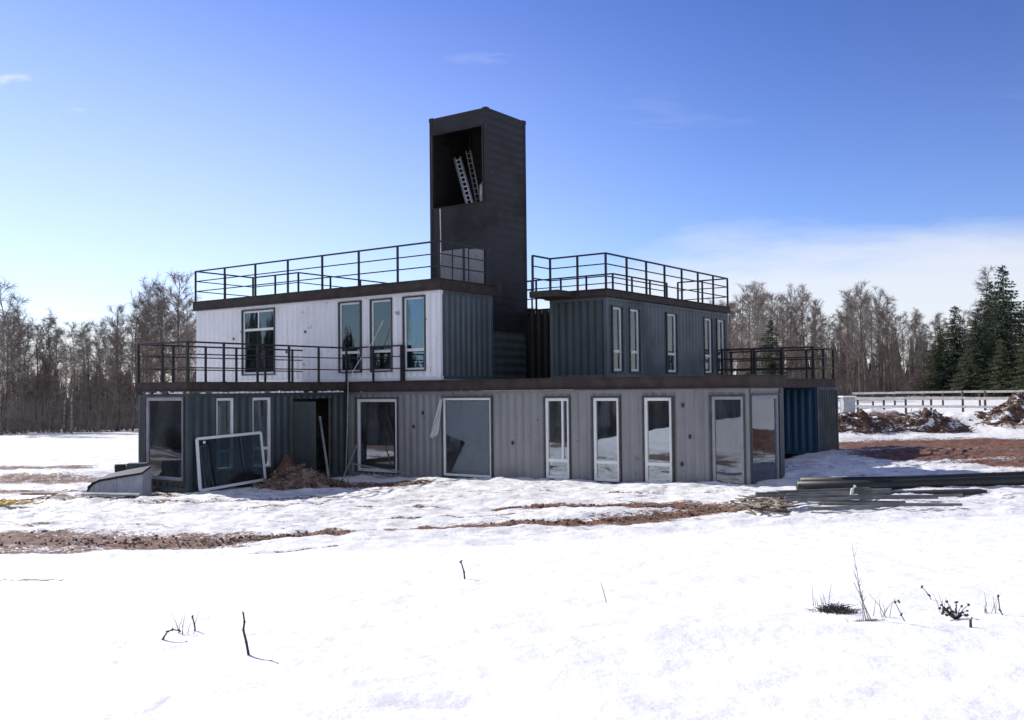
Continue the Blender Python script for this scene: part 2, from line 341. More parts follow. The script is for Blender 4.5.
def mat_snow():
    m, T, b = newmat('snow_and_soil'); p = geopos(T)
    a = T.nodes.new('ShaderNodeAttribute'); a.attribute_name = 'soil'
    n1 = nnoise(T, nmapping(T, p, (1, 1.6, 1)), 2.2, 8, .72)
    n2 = nnoise(T, nmapping(T, p, (1, 2.0, 1)), 11, 7, .75)
    x = nmath(T, 'ADD', a.outputs['Fac'], nmath(T, 'MULTIPLY', nmath(T, 'SUBTRACT', n1, .5), 1.5))
    x = nmath(T, 'ADD', x, nmath(T, 'MULTIPLY', nmath(T, 'SUBTRACT', n2, .5), 3.4))
    x = nmath(T, 'MULTIPLY', x, nramp(T, a.outputs['Fac'], .01, .15))
    f = nramp(T, x, .54, .6)
    # loose dirt spots scattered on the trampled snow round the house
    sp = T.nodes.new('ShaderNodeSeparateXYZ'); T.links.new(p, sp.inputs[0])
    zone = nmath(T, 'MULTIPLY', nramp(T, sp.outputs[1], 17, 21), nramp(T, sp.outputs[1], 52, 36))
    zone = nmath(T, 'MULTIPLY', zone, nramp(T, nnoise(T, p, .35, 3), .38, .55))
    spk = nmath(T, 'MULTIPLY', nramp(T, nnoise(T, nmapping(T, p, (1, 1.9, 1)), 3.0, 8, .78), .55, .63), zone)
    f = nmath(T, 'MAXIMUM', f, nmath(T, 'MULTIPLY', spk, .75))
    soil = mixc(T, nramp(T, nnoise(T, p, 3.5, 6, .7), .35, .65), (.05, .022, .013), (.19, .075, .036))
    soil = mixc(T, nramp(T, nnoise(T, p, 14, 4, .7), .55, .7), soil, (.24, .13, .08))
    # trampled snow is a little greyer and wetter than the untouched field
    sn = mixc(T, nmath(T, 'MULTIPLY', nmath(T, 'MULTIPLY', nramp(T, nnoise(T, p, 1.6, 6, .65), .35, .65), nramp(T, sp.outputs[1], 16, 21)), .6), (.79, .79, .795), (.55, .54, .54))
    T.links.new(mixc(T, f, sn, soil), b.inputs['Base Color'])
    T.links.new(nramp(T, f, 0, 1, .55, .8), b.inputs['Roughness'])
    hh = nmath(T, 'ADD', nmath(T, 'MULTIPLY', nnoise(T, nmapping(T, p, (1.4, 1, 1), (0, 0, 0), (0, 0, .5)), 1.7, 5, .5), 1.0), nmath(T, 'MULTIPLY', nnoise(T, p, 14, 5, .6), .12))
    hh = nmath(T, 'SUBTRACT', hh, nmath(T, 'MULTIPLY', f, .35))
    bump(T, b, hh, .6, .11)
    return m
me.materials.append(mat_snow())

# ------------------------------------------------------------------ the container house
HOUSE = empty('container_house', (P0[0], P0[1], 0), math.atan2(-.5837, .812))
tag(HOUSE, 'two-storey house built of grey shipping containers with railed decks and a dark tower', 'building')
def corr(mb, face, c, a0, a1, z0, z1, holes=(), pitch=.28, dep=.036, out=0., horiz=False):
    """corrugated sheet on plane; face 'A' faces -y at y=c (along x), 'B' faces +x at x=c (along y), 'C' faces +y, 'D' faces -x"""
    def P(a, o, z):
        o = o+out
        return {'A': (a, c-o, z), 'B': (c+o, a, z), 'C': (a, c+o, z), 'D': (c-o, a, z)}[face]
    flip = face in ('C', 'B')
    if horiz: s0, s1, t0, t1 = z0, z1, a0, a1; hs = [(h[2], h[3], h[0], h[1]) for h in holes]
    else: s0, s1, t0, t1 = a0, a1, z0, z1; hs = list(holes)
    bp = []; n = max(1, round((s1-s0)/pitch)); p = (s1-s0)/n
    for i in range(n):
        b = s0+i*p; bp += [(b, 0), (b+p*.25, 0), (b+p*.5, 1), (b+p*.75, 1)]
    bp.append((s1, 0)); X = [q[0] for q in bp]; O = [q[1] for q in bp]
    cuts = sorted(set(X+[h[k] for h in hs for k in (0, 1) if s0 < h[k] < s1]))
    of = lambda s: -dep*float(np.interp(s, X, O))
    for l, r in zip(cuts[:-1], cuts[1:]):
        if r-l < 1e-5: continue
        mid = (l+r)/2; iv = [(t0, t1)]
        for h in hs:
            if h[0] < mid < h[1]:
                nv = []
                for (b0, b1) in iv:
                    if h[3] <= b0 or h[2] >= b1: nv.append((b0, b1)); continue
                    if h[2] > b0: nv.append((b0, h[2]))
                    if h[3] < b1: nv.append((h[3], b1))
                iv = nv
        for (b0, b1) in iv:
            if horiz: q = [P(b0, of(l), l), P(b1, of(l), l), P(b1, of(r), r), P(b0, of(r), r)]
            else: q = [P(l, of(l), b0), P(r, of(r), b0), P(r, of(r), b1), P(l, of(l), b1)]
            mb.quad(*(q if flip == False else q[::-1]))
def fbox(face, c, mb, a0, a1, o0, o1, z0, z1):
    """box given along/outward/height relative to a facade"""
    if face == 'A': mb.box(a0, a1, c-o1, c-o0, z0, z1)
    elif face == 'B': mb.box(c+o0, c+o1, a0, a1, z0, z1)
    elif face == 'C': mb.box(a0, a1, c+o0, c+o1, z0, z1)
    else: mb.box(c-o1, c-o0, a0, a1, z0, z1)
def flatwall(mb, face, c, a0, a1, z0, z1, holes, o0, o1):
    cuts = sorted(set([a0, a1]+[h[k] for h in holes for k in (0, 1) if a0 < h[k] < a1]))
    for l, r in zip(cuts[:-1], cuts[1:]):
        mid = (l+r)/2; z = z0
        for h in sorted([h for h in holes if h[0] < mid < h[1]], key=lambda h: h[2]):
            if h[2] > z: fbox(face, c, mb, l, r, o0, o1, z, h[2])
            z = h[3]
        if z < z1: fbox(face, c, mb, l, r, o0, o1, z, z1)
def window(face, c, a0, a1, z0, z1, fr='frame_white', fw=.085, transom=None, mull=None, glass='glass', case=None, depth=.09, rec=.01, name='window', label=None, lowmat=None):
    mb = MB(); o1 = -rec; o0 = -rec-depth
    fbox(face, c, mb, a0, a0+fw, o0, o1, z0, z1); fbox(face, c, mb, a1-fw, a1, o0, o1, z0, z1)
    fbox(face, c, mb, a0+fw, a1-fw, o0, o1, z1-fw, z1); fbox(face, c, mb, a0+fw, a1-fw, o0, o1, z0, z0+fw)
    w = mb.build(name, M[fr], HOUSE, bevel=.006)
    if label: w['label'] = label
    sp = [(z0+fw, z1-fw)]
    if transom is not None:
        t = MB(); fbox(face, c, t, a0+fw, a1-fw, o0+.005, o1-.005, transom-.045, transom+.045); t.build('transom', M[fr], w)
        sp = [(z0+fw, transom-.045), (transom+.045, z1-fw)]
    if mull is not None:
        t = MB(); fbox(face, c, t, mull-.03, mull+.03, o0+.01, o1-.01, sp[-1][0], sp[-1][1]); t.build('mullion', M[fr], w)
    for k, (b0, b1) in enumerate(sp):
        g = MB(); fbox(face, c, g, a0+fw-.002, a1-fw+.002, -rec-depth*.5-.004, -rec-depth*.5+.004, b0-.002, b1+.002)
        if mull is not None and k == len(sp)-1:
            g = MB()
            fbox(face, c, g, a0+fw-.002, mull-.028, -rec-depth*.5-.004, -rec-depth*.5+.004, b0, b1)
            fbox(face, c, g, mull+.028, a1-fw+.002, -rec-depth*.5-.004, -rec-depth*.5+.004, b0, b1)
        g.build('pane', M[glass], w)
    if case:
        k = MB(); e = .05
        fbox(face, c, k, a0-e, a0-.002, -.1, .03, z0-e, z1+e); fbox(face, c, k, a1+.002, a1+e, -.1, .03, z0-e, z1+e)
        fbox(face, c, k, a0-.002, a1+.002, -.1, .03, z1+.002, z1+e); fbox(face, c, k, a0-.002, a1+.002, -.1, .03, z0-e, z0-.002)
        k.build('casing', M[case], w)
    return w
def container(x0, x1, y0, y1, z0, z1, wallmat, holes={}, name='container_wall', label=None, liner=True, faces='ABCD', sheet={}):
    """frame + four corrugated walls + floor + ceiling, all parts of the house"""
    H = lambda f: holes.get(f, [])
    mb = MB(); e = .12
    for f, c, a0, a1 in (('A', y0, x0, x1), ('B', x1, y0, y1), ('C', y1, x0, x1), ('D', x0, y0, y1)):
        if f in faces: corr(mb, f, c, a0+e, a1-e, z0+.14, z1-.1, H(f), out=-.012)
    w = mb.build(name, M[wallmat], HOUSE)
    if label: w['label'] = label
    fb = MB()
    for x in (x0, x1-e):
        for y in (y0, y1-e): fb.box(x, x+e, y, y+e, z0, z1)
    def rail(f, c, a0, a1):
        bl = sorted([h for h in H(f) if h[2] < z0+.14], key=lambda h: h[0]); a = a0
        for h in bl:
            fbox(f, c, fb, a, h[0], -e, 0, z0, z0+.14); a = h[1]
        fbox(f, c, fb, a, a1, -e, 0, z0, z0+.14)
        fbox(f, c, fb, a0, a1, -e, 0, z1-.1, z1)
    rail('A', y0, x0+e, x1-e); rail('C', y1, x0+e, x1-e); rail('B', x1, y0+e, y1-e); rail('D', x0, y0+e, y1-e)
    fb.build('corner_frame', M[wallmat], w, bevel=.01)
    for x in (x0-.004, x1-.174):
        for y in (y0-.004, y1-.174):
            for za in (z0-.002, z1-.118):
                cc = MB(); cc.box(x, x+.178, y, y+.178, za, za+.12); cc.build('corner_casting', M[wallmat], w, bevel=.012)
    if liner:
        lb = MB(); o = -.16
        for f, c, a0, a1 in (('A', y0, x0, x1), ('B', x1, y0, y1), ('C', y1, x0, x1), ('D', x0, y0, y1)):
            if f in faces: flatwall(lb, f, c, a0+.18, a1-.18, z0+.16, z1-.13, H(f), o-.02, o)
        lb.box(x0+.13, x1-.13, y0+.13, y1-.13, z1-.12, z1-.09)
        lb.build('inner_lining', M['inner'], w)
    fl = MB(); fl.box(x0+.125, x1-.125, y0+.125, y1-.125, z0+.1, z0+.155); fl.build('floor', M['floor'], w)
    return w
# --- ground floor: the long grey front container. local x = -u, local y = v
zf = (.12, 2.72)
front = []   # (x0, x1, z0, z1)
for u0, u1, zb, zt in ((3.08, 2.23, .28, 2.66), (4.73, 3.88, .28, 2.66), (6.39, 5.55, .28, 2.66)): front.append((-u0, -u1, zb, zt))
w1h = (-14.17, -12.32, .2, 2.66); w2h = (-10.34, -8.41, .2, 2.68); g1h = (-1.06, -.16, .2, 2.68)
holesA = front+[w1h, w2h, g1h]
fr = container(-14.64, 0, 0, 2.44, 0, 2.9, 'grey_wall', {'A': holesA, 'B': [(.13, 2.1, .2, 2.7)], 'C': [(-2.0, -.3, .3, 2.6), (-6.2, -5.6, 1, 2.4), (-4.6, -4.0, 1, 2.4), (-13.6, -12.6, .3, 2.4)]}, label='long grey ground floor front wall')
for (a0, a1, b0, b1), mu in zip(front[::-1], (-5.80, None, None)):
    window('A', 0, a0, a1, b0, b1, transom=.82, case='casing', mull=mu)
window('A', 0, *w1h, case='casing', fw=.1)
window('A', 0, *w2h, case='casing', fw=.07, glass='glass_dim')
window('A', 0, *g1h, case='casing', glass='glass_clear', fw=.08, fr='grey_sheet')
window('B', 0, .13, 2.1, .2, 2.7, fr='grey_sheet', glass='glass_clear', fw=.1, case='frame_dark')
for a, b in ((.0, .075), (2.155, 2.438)): ck = MB(); ck.box(.001, .02, a, b, .02, 2.88); ck.build('dark_end_strip', M['frame_dark'], fr)  # dark overlay strips added on the end wall for contrast
# partition in the front container so its rooms are closed off
for x in (-11.4, -7.3, -3.6): pb = MB(); pb.box(x, x+.1, .19, 2.2, .16, 2.77); pb.build('partition', M['inner'], fr)
# --- left container, end facing left-front, long wall in shade
lh = [(-5.47, -4.8, .55, 2.76), (-4.1, -3.34, .55, 2.76), (-2.45, -.7, .16, 2.7)]
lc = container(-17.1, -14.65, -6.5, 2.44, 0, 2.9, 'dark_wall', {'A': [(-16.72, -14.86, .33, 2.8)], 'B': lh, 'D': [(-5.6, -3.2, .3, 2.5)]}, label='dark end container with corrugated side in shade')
window('A', -6.5, -16.72, -14.86, .33, 2.8, fw=.1, case='casing', fr='grey_sheet', glass='glass_clear')
window('B', -14.65, -5.47, -4.8, .55, 2.76, transom=1.15, fw=.08, glass='glass_clear', depth=.08, rec=.06)
window('B', -14.65, -4.1, -3.34, .55, 2.76, transom=1.15, fw=.08, glass='glass_clear', depth=.08, rec=.06)
dr = MB(); dr.hexa([(-14.75, -2.42, .18), (-14.71, -2.42, .18), (-13.95, -2.1, .18), (-13.99, -2.1, .18), (-14.75, -2.42, 2.6), (-14.71, -2.42, 2.6), (-13.95, -2.1, 2.6), (-13.99, -2.1, 2.6)])
dl = dr.build('door', M['dark_wall'], HOUSE); dl['label'] = 'dark door leaf standing half open'
# scalloped pale bits standing in for daylight leaking below the left deck
rs = MB()
def scallop(p0, p1, z, h=.06):
    n = int((Vector(p1)-Vector(p0)).length/.2); d = (Vector(p1)-Vector(p0))/n; nrm = Vector((d.y, -d.x, 0)).normalized()*.03
    for i in range(n):
        if random.random() < .12: continue
        a = Vector(p0)+d*(i+.12); b = Vector(p0)+d*(i+random.uniform(.7, .9))
        k = random.uniform(.6, 1.1)*h
        rs.hexa([a-nrm, b-nrm, b+nrm*1.6, a+nrm*1.6, a-nrm+Vector((0, 0, k)), b-nrm+Vector((0, 0, k)), b+nrm*1.2+Vector((0, 0, k*.9)), a+nrm*1.2+Vector((0, 0, k*.9))])
scallop((-16.6, -6.55, 2.902), (-14.8, -6.55, 2.902), 0); scallop((-14.6, -6.3, 2.902), (-14.6, -.2, 2.902), 0)
sn = rs.build('light_leak_bits', M['leak_bit'], HOUSE); sn['kind'] = 'stuff'
# --- lower deck
def slab(mb, x0, x1, y0, y1, z0, z1, t=.06):
    """steel channel edge with flanges"""
    mb.box(x0, x1, y0, y1, z0+.02, z1-.015)
    mb.box(x0-t, x1+t, y0-t, y1+t, z0, z0+.022); mb.box(x0-t, x1+t, y0-t, y1+t, z1-.018, z1+.002)
db = MB(); slab(db, -17.15, -14.59, -6.58, .0, 2.975, 3.25)
db.build('roof_deck', M['fascia'], HOUSE)['label'] = 'rusty brown deck edge over the left container'
db = MB(); slab(db, -14.7, .08, -.08, 2.5, 2.905, 3.25)
db.build('roof_deck', M['fascia'], HOUSE)['label'] = 'rusty brown deck edge along the front wall'
db = MB(); slab(db, -20, -2.55, 2.6, 15.1, 2.905, 3.22)
db.build('roof_deck', M['fascia'], HOUSE)['label'] = 'dark deck over the rear containers'
# --- upper left white container
ulh = [(-20.44+.08, -18.66+.08, 3.62, 6.02), (-15.15, -14.15, 3.62, 6.02), (-13.62, -12.7, 3.62, 6.02), (-12.12, -11.22, 3.62, 6.02)]
ul = container(-23.2, -10.55, .15, 3.0, 3.26, 6.2, 'white_wall', {'A': ulh, 'C': [(-20, -19, 3.6, 5.9), (-15, -13, 3.6, 5.9)]}, faces='ACD', label='off-white upper container wall')
sw = MB(); corr(sw, 'B', -10.55, .27, 2.88, 3.4, 6.1, out=-.012); sw.build('end_wall', M['slate_wall'], ul)['label'] = 'blue-grey end wall of the white container'  # slate colour darkens this shaded end; the other walls stay white
sw = MB(); sw.box(-10.549, -10.542, .3, 3.0, 3.28, 3.41); sw.box(-10.549, -10.542, .3, 3.0, 6.09, 6.19); sw.box(-10.549, -10.542, 2.87, 3.003, 3.41, 6.09); sw.build('end_overlay', M['slate_wall'], ul)  # thin plates carry the same darkened tone over the white frame
for i, h in enumerate(ulh):
    window('A', .15, *h, fr='frame_white' if i else 'frame_white', case='frame_dark', transom=4.28 if i else 5.3, fw=.06 if i else .07, glass='glass_upper', mull=(-19.5 if i == 0 else None), depth=.07, rec=.03)
for q in ((-22.6, -21.9, .3, 1), (-22.6, -21.9, 2.2, 2.8), (-19.8, -19.3, .6, 1)): cb = MB(); cb.box(*q, 0, 3.2); cb.build('support_pier', M['dark_wall'], HOUSE)
db = MB(); slab(db, -23.3, -10.48, .05, 3.06, 6.2, 6.56); db.build('roof_deck', M['fascia'], HOUSE)['label'] = 'brown roof deck edge on the white container'
db = MB(); slab(db, -20.4, -15, 3.12, 12, 6.22, 6.54); db.build('roof_deck', M['fascia'], HOUSE)
container(-20.4, -15.2, 3.1, 12, 3.26, 6.18, 'slate_wall', liner=False)
# --- upper right container, narrow end to the front, long side to the right
urh = [(y0, y1, 3.5, 5.6) for y0, y1 in ((3.5, 4.14), (4.65, 5.33), (7.37, 8.14), (10.5, 11.2), (11.68, 12.4))]
ur = container(-8.24, -6.05, 3.1, 12.75, 3.24, 5.9, 'slate_wall', {'B': urh, 'D': [(5, 6, 4, 5.4)]}, faces='BCD', label='upper right container with dark slate side')
sw = MB(); corr(sw, 'A', 3.1, -8.12, -6.17, 3.36, 5.8, out=-.012); sw.build('end_wall', M['dark_wall'], ur)['label'] = 'dark teal end wall'
for h in urh: window('B', -6.05, *h, case='frame_dark', transom=4.15, fw=.075, depth=.07, rec=.05, glass='glass_clear')
db = MB(); slab(db, -8.3, -5.98, 3.02, 12.85, 5.9, 6.15); db.box(-8.3, -7.2, 2.0, 3.0, 5.92, 6.12); db.build('roof_deck', M['fascia'], HOUSE)['label'] = 'dark roof deck edge on the upper right container'
container(-14.9, -8.75, 8.2, 12.8, 3.24, 5.9, 'dark_wall', liner=False)
db = MB(); slab(db, -14.9, -8.7, 8.12, 12.85, 5.93, 6.13); db.build('roof_deck', M['fascia'], HOUSE)
# link between tower and right container
lk = MB(); corr(lk, 'A', 5.75, -10.9, -8.26, 3.25, 5.85); lk.box(-10.88, -8.28, 5.8, 8.1, 3.25, 5.88); lk.build('link_wall', M['tower'], HOUSE)
# --- tower: a container stood on its end, ribs run level
tx0, tx1, ty0, ty1, tz = -13.56, -10.92, 3.22, 5.67, 12.95
th = [(tx0+.16, tx1-.2, 9.62, 12.32)]
mb = MB()
for f, c, a0, a1 in (('A', ty0, tx0, tx1), ('B', tx1, ty0, ty1), ('C', ty1, tx0, tx1), ('D', tx0, ty0, ty1)):
    corr(mb, f, c, a0+.11, a1-.11, 5.1, tz-.12, th if f == 'A' else (), horiz=True, out=-.012, dep=.008, pitch=.3)
tw = mb.build('tower_wall', M['tower'], HOUSE); tw['label'] = 'brown-black tower cladding with level ribs'
fb = MB()
for x in (tx0, tx1-.12):
    for y in (ty0, ty1-.12): fb.box(x, x+.12, y, y+.12, 3.25, tz)
for z in (5.02, tz-.13):
    fb.box(tx0+.12, tx1-.12, ty0, ty0+.12, z, z+.13); fb.box(tx0+.12, tx1-.12, ty1-.12, ty1, z, z+.13)
    fb.box(tx0, tx0+.12, ty0+.12, ty1-.12, z, z+.13); fb.box(tx1-.12, tx1, ty0+.12, ty1-.12, z, z+.13)
# frame round the opening
fbox('A', ty0, fb, th[0][0]-.05, th[0][0], -.12, .015, 9.57, 12.37); fbox('A', ty0, fb, th[0][1], th[0][1]+.06, -.12, .015, 9.57, 12.37)
fbox('A', ty0, fb, th[0][0], th[0][1], -.12, .015, 12.32, 12.37); fbox('A', ty0, fb, th[0][0], th[0][1], -.12, .015, 9.57, 9.62)
fb.build('tower_frame', M['tower'], tw, bevel=.01)
for x in (tx0-.01, tx1-.17):
    for y in (ty0-.01, ty1-.17): cc = MB(); cc.box(x, x+.18, y, y+.18, tz-.12, tz+.02); cc.build('corner_casting', M['tower'], tw)
tr = MB(); tr.box(tx0+.05, tx1-.05, ty0+.05, ty1-.05, tz-.06, tz-.02); tr.box(tx0+.05, tx1-.05, ty0+.05, ty1-.05, 9.45, 9.55); tr.build('tower_floor', M['tower'], tw)
lw = MB(); corr(lw, 'B', tx1, ty0+.12, ty1-.12, 3.3, 5.02, horiz=True, out=-.02); corr(lw, 'A', ty0, tx0+.12, tx1-.12, 3.3, 5.02, horiz=True, out=-.02)
lw.build('tower_base_wall', M['slate_wall'], tw)['label'] = 'lighter slate panel at the foot of the tower'
for a, b, z in ((.45, 1.05, 8.0), (1.1, 1.8, 8.0), (1.85, 2.5, 7.95)): pn = MB(); pn.box(tx0+a, tx0+b, ty0-.04, ty0-.015, 6.6, z); pn.build('wall_panel', M['grey_wall'], tw)
# --- railings
RAIL_POST = {}
def railing(pts, zb, H=1.22, sp=1.2, rails=(.42, .82), tk=1., label=None):
    """pts in house coordinates; rails in one mesh, each post its own sub-part"""
    rb = MB()
    for a, b in zip(pts[:-1], pts[1:]):
        A_ = Vector((a[0], a[1], 0)); B_ = Vector((b[0], b[1], 0)); d = (B_-A_).normalized()*.012
        rb.bar((a[0]-d.x, a[1]-d.y, zb+H), (b[0]+d.x, b[1]+d.y, zb+H), .06*tk, .05*tk)
        for r in rails: rb.bar((a[0], a[1], zb+r), (b[0], b[1], zb+r), .035*tk, .035*tk)
    R = rb.build('railing', M['steel'], HOUSE)
    if label: R['label'] = label
    key = (round(H, 2), tk)
    if key not in RAIL_POST:
        p = MB(); p.box(-.03*tk, .03*tk, -.03*tk, .03*tk, 0, H-.02); p.box(-.06*tk, .06*tk, -.06*tk, .06*tk, 0, .012)
        RAIL_POST[key] = p.build('post', M['steel'], R); o = RAIL_POST[key]; first = True
    else: first = False
    done = []
    for a, b in zip(pts[:-1], pts[1:]):
        L = math.hypot(b[0]-a[0], b[1]-a[1]); n = max(1, round(L/sp))
        for i in range(n+1):
            q = (a[0]+(b[0]-a[0])*i/n, a[1]+(b[1]-a[1])*i/n)
            if any(math.hypot(q[0]-w[0], q[1]-w[1]) < .1 for w in done): continue
            done.append(q)
            if first: c = RAIL_POST[key]; first = False
            else: c = RAIL_POST[key].copy(); col.objects.link(c); c.parent = R
            c.location = (q[0], q[1], zb)
    return R
railing([(-10.55, 2.7), (-10.55, .12), (-23.2, .12), (-23.2, 3.0), (-20.4, 3.0), (-20.4, 11.9), (-15, 11.9)], 6.56, 1.22, 1.72, label='black roof railing above the white container')
railing([(-8.2, 2.06), (-8.2, 3.1), (-6.05, 3.1), (-6.05, 12.75), (-8.24, 12.75)], 6.14, 1.16, 1.32, label='black roof railing above the upper right container')
railing([(-14.6, 8.2), (-8.72, 8.2), (-8.72, 12.7)], 6.14, 1.16, 1.3)
railing([(-17.1, 2.2), (-17.1, -6.5), (-14.65, -6.5), (-14.65, -.02), (-12.1, -.02), (-12.1, .1)], 3.25, 1.18, 1.22, label='black railing round the left lower deck')
railing([(-6.0, 12.0), (-2.6, 12.66), (-2.6, 15.05), (-8, 15.05)], 3.22, 1.2, 1.1, tk=1.3, label='black railing of the rear deck at the far right')
railing([(-6.1, 12.64), (-2.6, 12.64)], 3.22, 1.2, 1.1, tk=1.3)
# --- rear containers under the deck
bc = container(-14.5, -2.45, 12.62, 15.05, .35, 2.9, 'blue_wall', liner=False, faces='ACD', label='blue container wall under the rear deck')
sw = MB(); corr(sw, 'B', -2.45, 12.74, 14.93, .49, 2.8, out=-.012); sw.box(-2.452, -2.444, 12.6, 12.75, .35, 2.9); sw.box(-2.452, -2.444, 14.92, 15.06, .35, 2.9); sw.box(-2.452, -2.443, 12.75, 14.92, .35, .5); sw.box(-2.452, -2.443, 12.75, 14.92, 2.79, 2.9)  # shade put into the colour: this end is darker than the blue walls
sw.build('end_wall', M['dark_wall'], bc)['label'] = 'dark end of the blue container'
container(-17, -8.3, 2.6, 12.4, 0, 2.9, 'dark_wall', liner=False)
# small wall vents
for x, z in ((-1.9, 2.45), (-1.7, 1.6), (-11.6, 1.75), (-1.95, .85), (-11.2, 2.2), (-7.6, 1.3)):
    vb = MB(); vb.box(x-.03, x+.03, -.02, .02, z-.055, z+.055); vb.build('vent', M['steel'], HOUSE, bevel=.01)
for x, z in ((-16.9, 5.1), (-17.9, 4.4), (-16.2, 4.3), (-20.9, 5)):
    vb = MB(); vb.box(x-.03, x+.03, .12, .16, z-.05, z+.05); vb.build('vent', M['frame_dark'], HOUSE, bevel=.01)
def hw(x, y, z=0):
    X, Y = toXY(-x, y); return Vector((X, Y, z))

# ------------------------------------------------------------------ loose things at the house
RZ = HOUSE.rotation_euler.z
def ladder(name, p, q, side, w=.4, n=10, mat='alu', r=.03):
    """two stiles and rungs from p to q; side = unit vector across"""
    p = Vector(p); q = Vector(q); s = Vector(side).normalized()*w/2
    e = empty(name, p); P = lambda v: v-p
    for k in (-1, 1):
        m = MB(); m.bar(P(p+s*k), P(q+s*k), r*1.0, r*2.2); m.build('stile', M[mat], e)
    for i in range(n):
        t = (i+.5)/n; c = p.lerp(q, t); m = MB(); m.tube([P(c-s), P(c+s)], r*.5, 6); m.build('rung', M[mat], e)
    return e
# glazed frame leaning on the shaded wall
e = empty('glazed_frame', hw(-14.4, -6.25, 0), RZ)
bl = Vector((0, 0, .06)); br = Vector((0.02, 2.4, .2)); tl = Vector((-.16, -.0, 1.57)); trr = Vector((-.14, 2.36, 1.66))
m = MB()
for a, b in ((bl, br), (br, trr), (trr, tl), (tl, bl)): m.bar(a, b, .05, .08)
m.build('frame', M['frame_white'], e)
m = MB(); nn = Vector((.012, 0, .004)); m.hexa([bl-nn, br-nn, br+nn, bl+nn, tl-nn, trr-nn, trr+nn, tl+nn]); m.build('pane', M['glass_blue'], e)
m = MB(); m.box(-.01, .01, 0, .08, 0, .08); st = m.build('sticker', M['frame_white'], e); st.location = (-.13, .2, 1.42)
tag(e, 'white framed blue glass panel leaning against the shaded container wall', 'window')
# bark pile and soil heap
def heap(name, cx_, cy_, rx, ry, h, mat, seed, n=34, zoff=0, rough=.3):
    m = MB(); rng = 14; pts = []
    for j in range(rng+1):
        r = j/rng
        for i in range(n):
            t = 2*math.pi*i/n; x = math.cos(t)*rx*r; y = math.sin(t)*ry*r
            k = float(fbm(np.array([x*2.1+seed]), np.array([y*2.1+seed*3]), 4)[0])
            z = h*((1-r)**1.05)*(1+k*.9)+k*rough*h*(1-r*.6)
            if r == 1: z = -.25
            pts.append((cx_+x*(1+.25*k), cy_+y*(1+.25*k), gz(cx_+x, cy_+y)+z+zoff))
    m.v = pts
    for j in range(rng):
        for i in range(n):
            i2 = (i+1) % n; m.f.append((j*n+i, j*n+i2, (j+1)*n+i2, (j+1)*n+i))
    o = m.build(name, M[mat], None, smooth=False); return o
def chips(parent, cx_, cy_, rx, ry, h, num, mat, size=(.05, .16)):
    m = MB()
    for _ in range(num):
        r = random.random()**.6*1.15; t = random.uniform(0, 6.283); x = cx_+math.cos(t)*rx*r; y = cy_+math.sin(t)*ry*r
        z = gz(x, y)+max(0, h*(1-r))*random.uniform(.92, 1.1)+.02; L = random.uniform(*size)
        d = Vector((random.gauss(0, 1), random.gauss(0, 1), random.gauss(0, .35))).normalized()*L
        m.bar(Vector((x, y, z))-d, Vector((x, y, z))+d, random.uniform(.02, .06), .012, random.uniform(0, 3))
    o = m.build('bark_chips', M[mat], parent); o['kind'] = 'stuff'; return o
c = hw(-13.1, -3.6)
hp = heap('bark_pile', c.x, c.y, 1.35, .9, .62, 'chips', 2.3); tag(hp, 'brown pile of bark and wood scraps in front of the dark doorway', 'pile')
chips(hp, c.x, c.y, 1.35, .9, .62, 420, 'chips')
c = hw(-14.0, -3.0)
hp = heap('soil_heap', c.x-.2, c.y+.1, .8, .7, .75, 'soil', 5.1); tag(hp, 'small dark grey-brown soil heap behind the bark pile', 'pile')
chips(hp, c.x-.2, c.y+.1, .8, .7, .7, 90, 'soil')
# ladder on the ground before the first front window
a = hw(-14.2, -.3, .32); b = hw(-11.3, -.5, .1)
l = ladder('ladder', a, b, (0, .15, 1), .3, 11, 'galv', .022); tag(l, 'dull metal ladder lying on its side below the first front window', 'ladder')
# planks leaning at the wall's left end
pl = MB(); a = hw(-14.35, -.5, -.0); b = hw(-14.15, -.04, 1.1); pl.bar(Vector((0, 0, 0)), b-a, .12, .02)
o = pl.build('leaning_board', M['grey_sheet']); o.location = a; tag(o, 'short grey board leaning at the left end of the front wall', 'board')
pl = MB(); a = hw(-14.0, -1.5, 0.1); b = hw(-14.62, -1.3, 2.1); pl.bar(Vector((0, 0, 0)), b-a, .07, .02)
o = pl.build('leaning_plank', M['galv']); o.location = a; tag(o, 'thin pale plank leaning slantwise in the dark doorway', 'plank')
# milky film on the big window
def film(name, P, nu, nv, label, mat='film'):
    m = MB(); 
    for j in range(nv+1):
        for i in range(nu+1): m.v.append(tuple(P(i/nu, j/nv)))
    for j in range(nv):
        for i in range(nu): m.f.append((j*(nu+1)+i, j*(nu+1)+i+1, (j+1)*(nu+1)+i+1, (j+1)*(nu+1)+i))
    o = m.build(name, M[mat], None, smooth=True)
    s = o.modifiers.new('thick', 'SOLIDIFY'); s.thickness = .004
    tag(o, label, 'plastic film'); return o
def P1(s, t):
    x = -10.40+s*(.12+.2*t)-.4*t**1.3; z = 2.66-1.25*t+.05*math.sin(s*9); y = -.07-.12*t*abs(math.sin(s*7+t*3))-.02
    return hw(x, y, z)
film('plastic_film', P1, 14, 16, 'torn narrow film strip blowing off the top left of the widest window')
def P2(s, t):
    xl = float(np.interp(t, [0, .48, .56, 1], [-10.26, -10.26, -9.45, -10.05])); x = xl+(-8.49-xl)*s; z = 2.6-2.3*t-.05*math.sin(s*4)*t*(1-t); y = .032+.008*math.sin(s*9+t*5)
    return hw(x, y, z)
film('plastic_sheet', P2, 16, 30, 'large grey translucent sheet drawn across the widest ground floor window', 'grey_film')
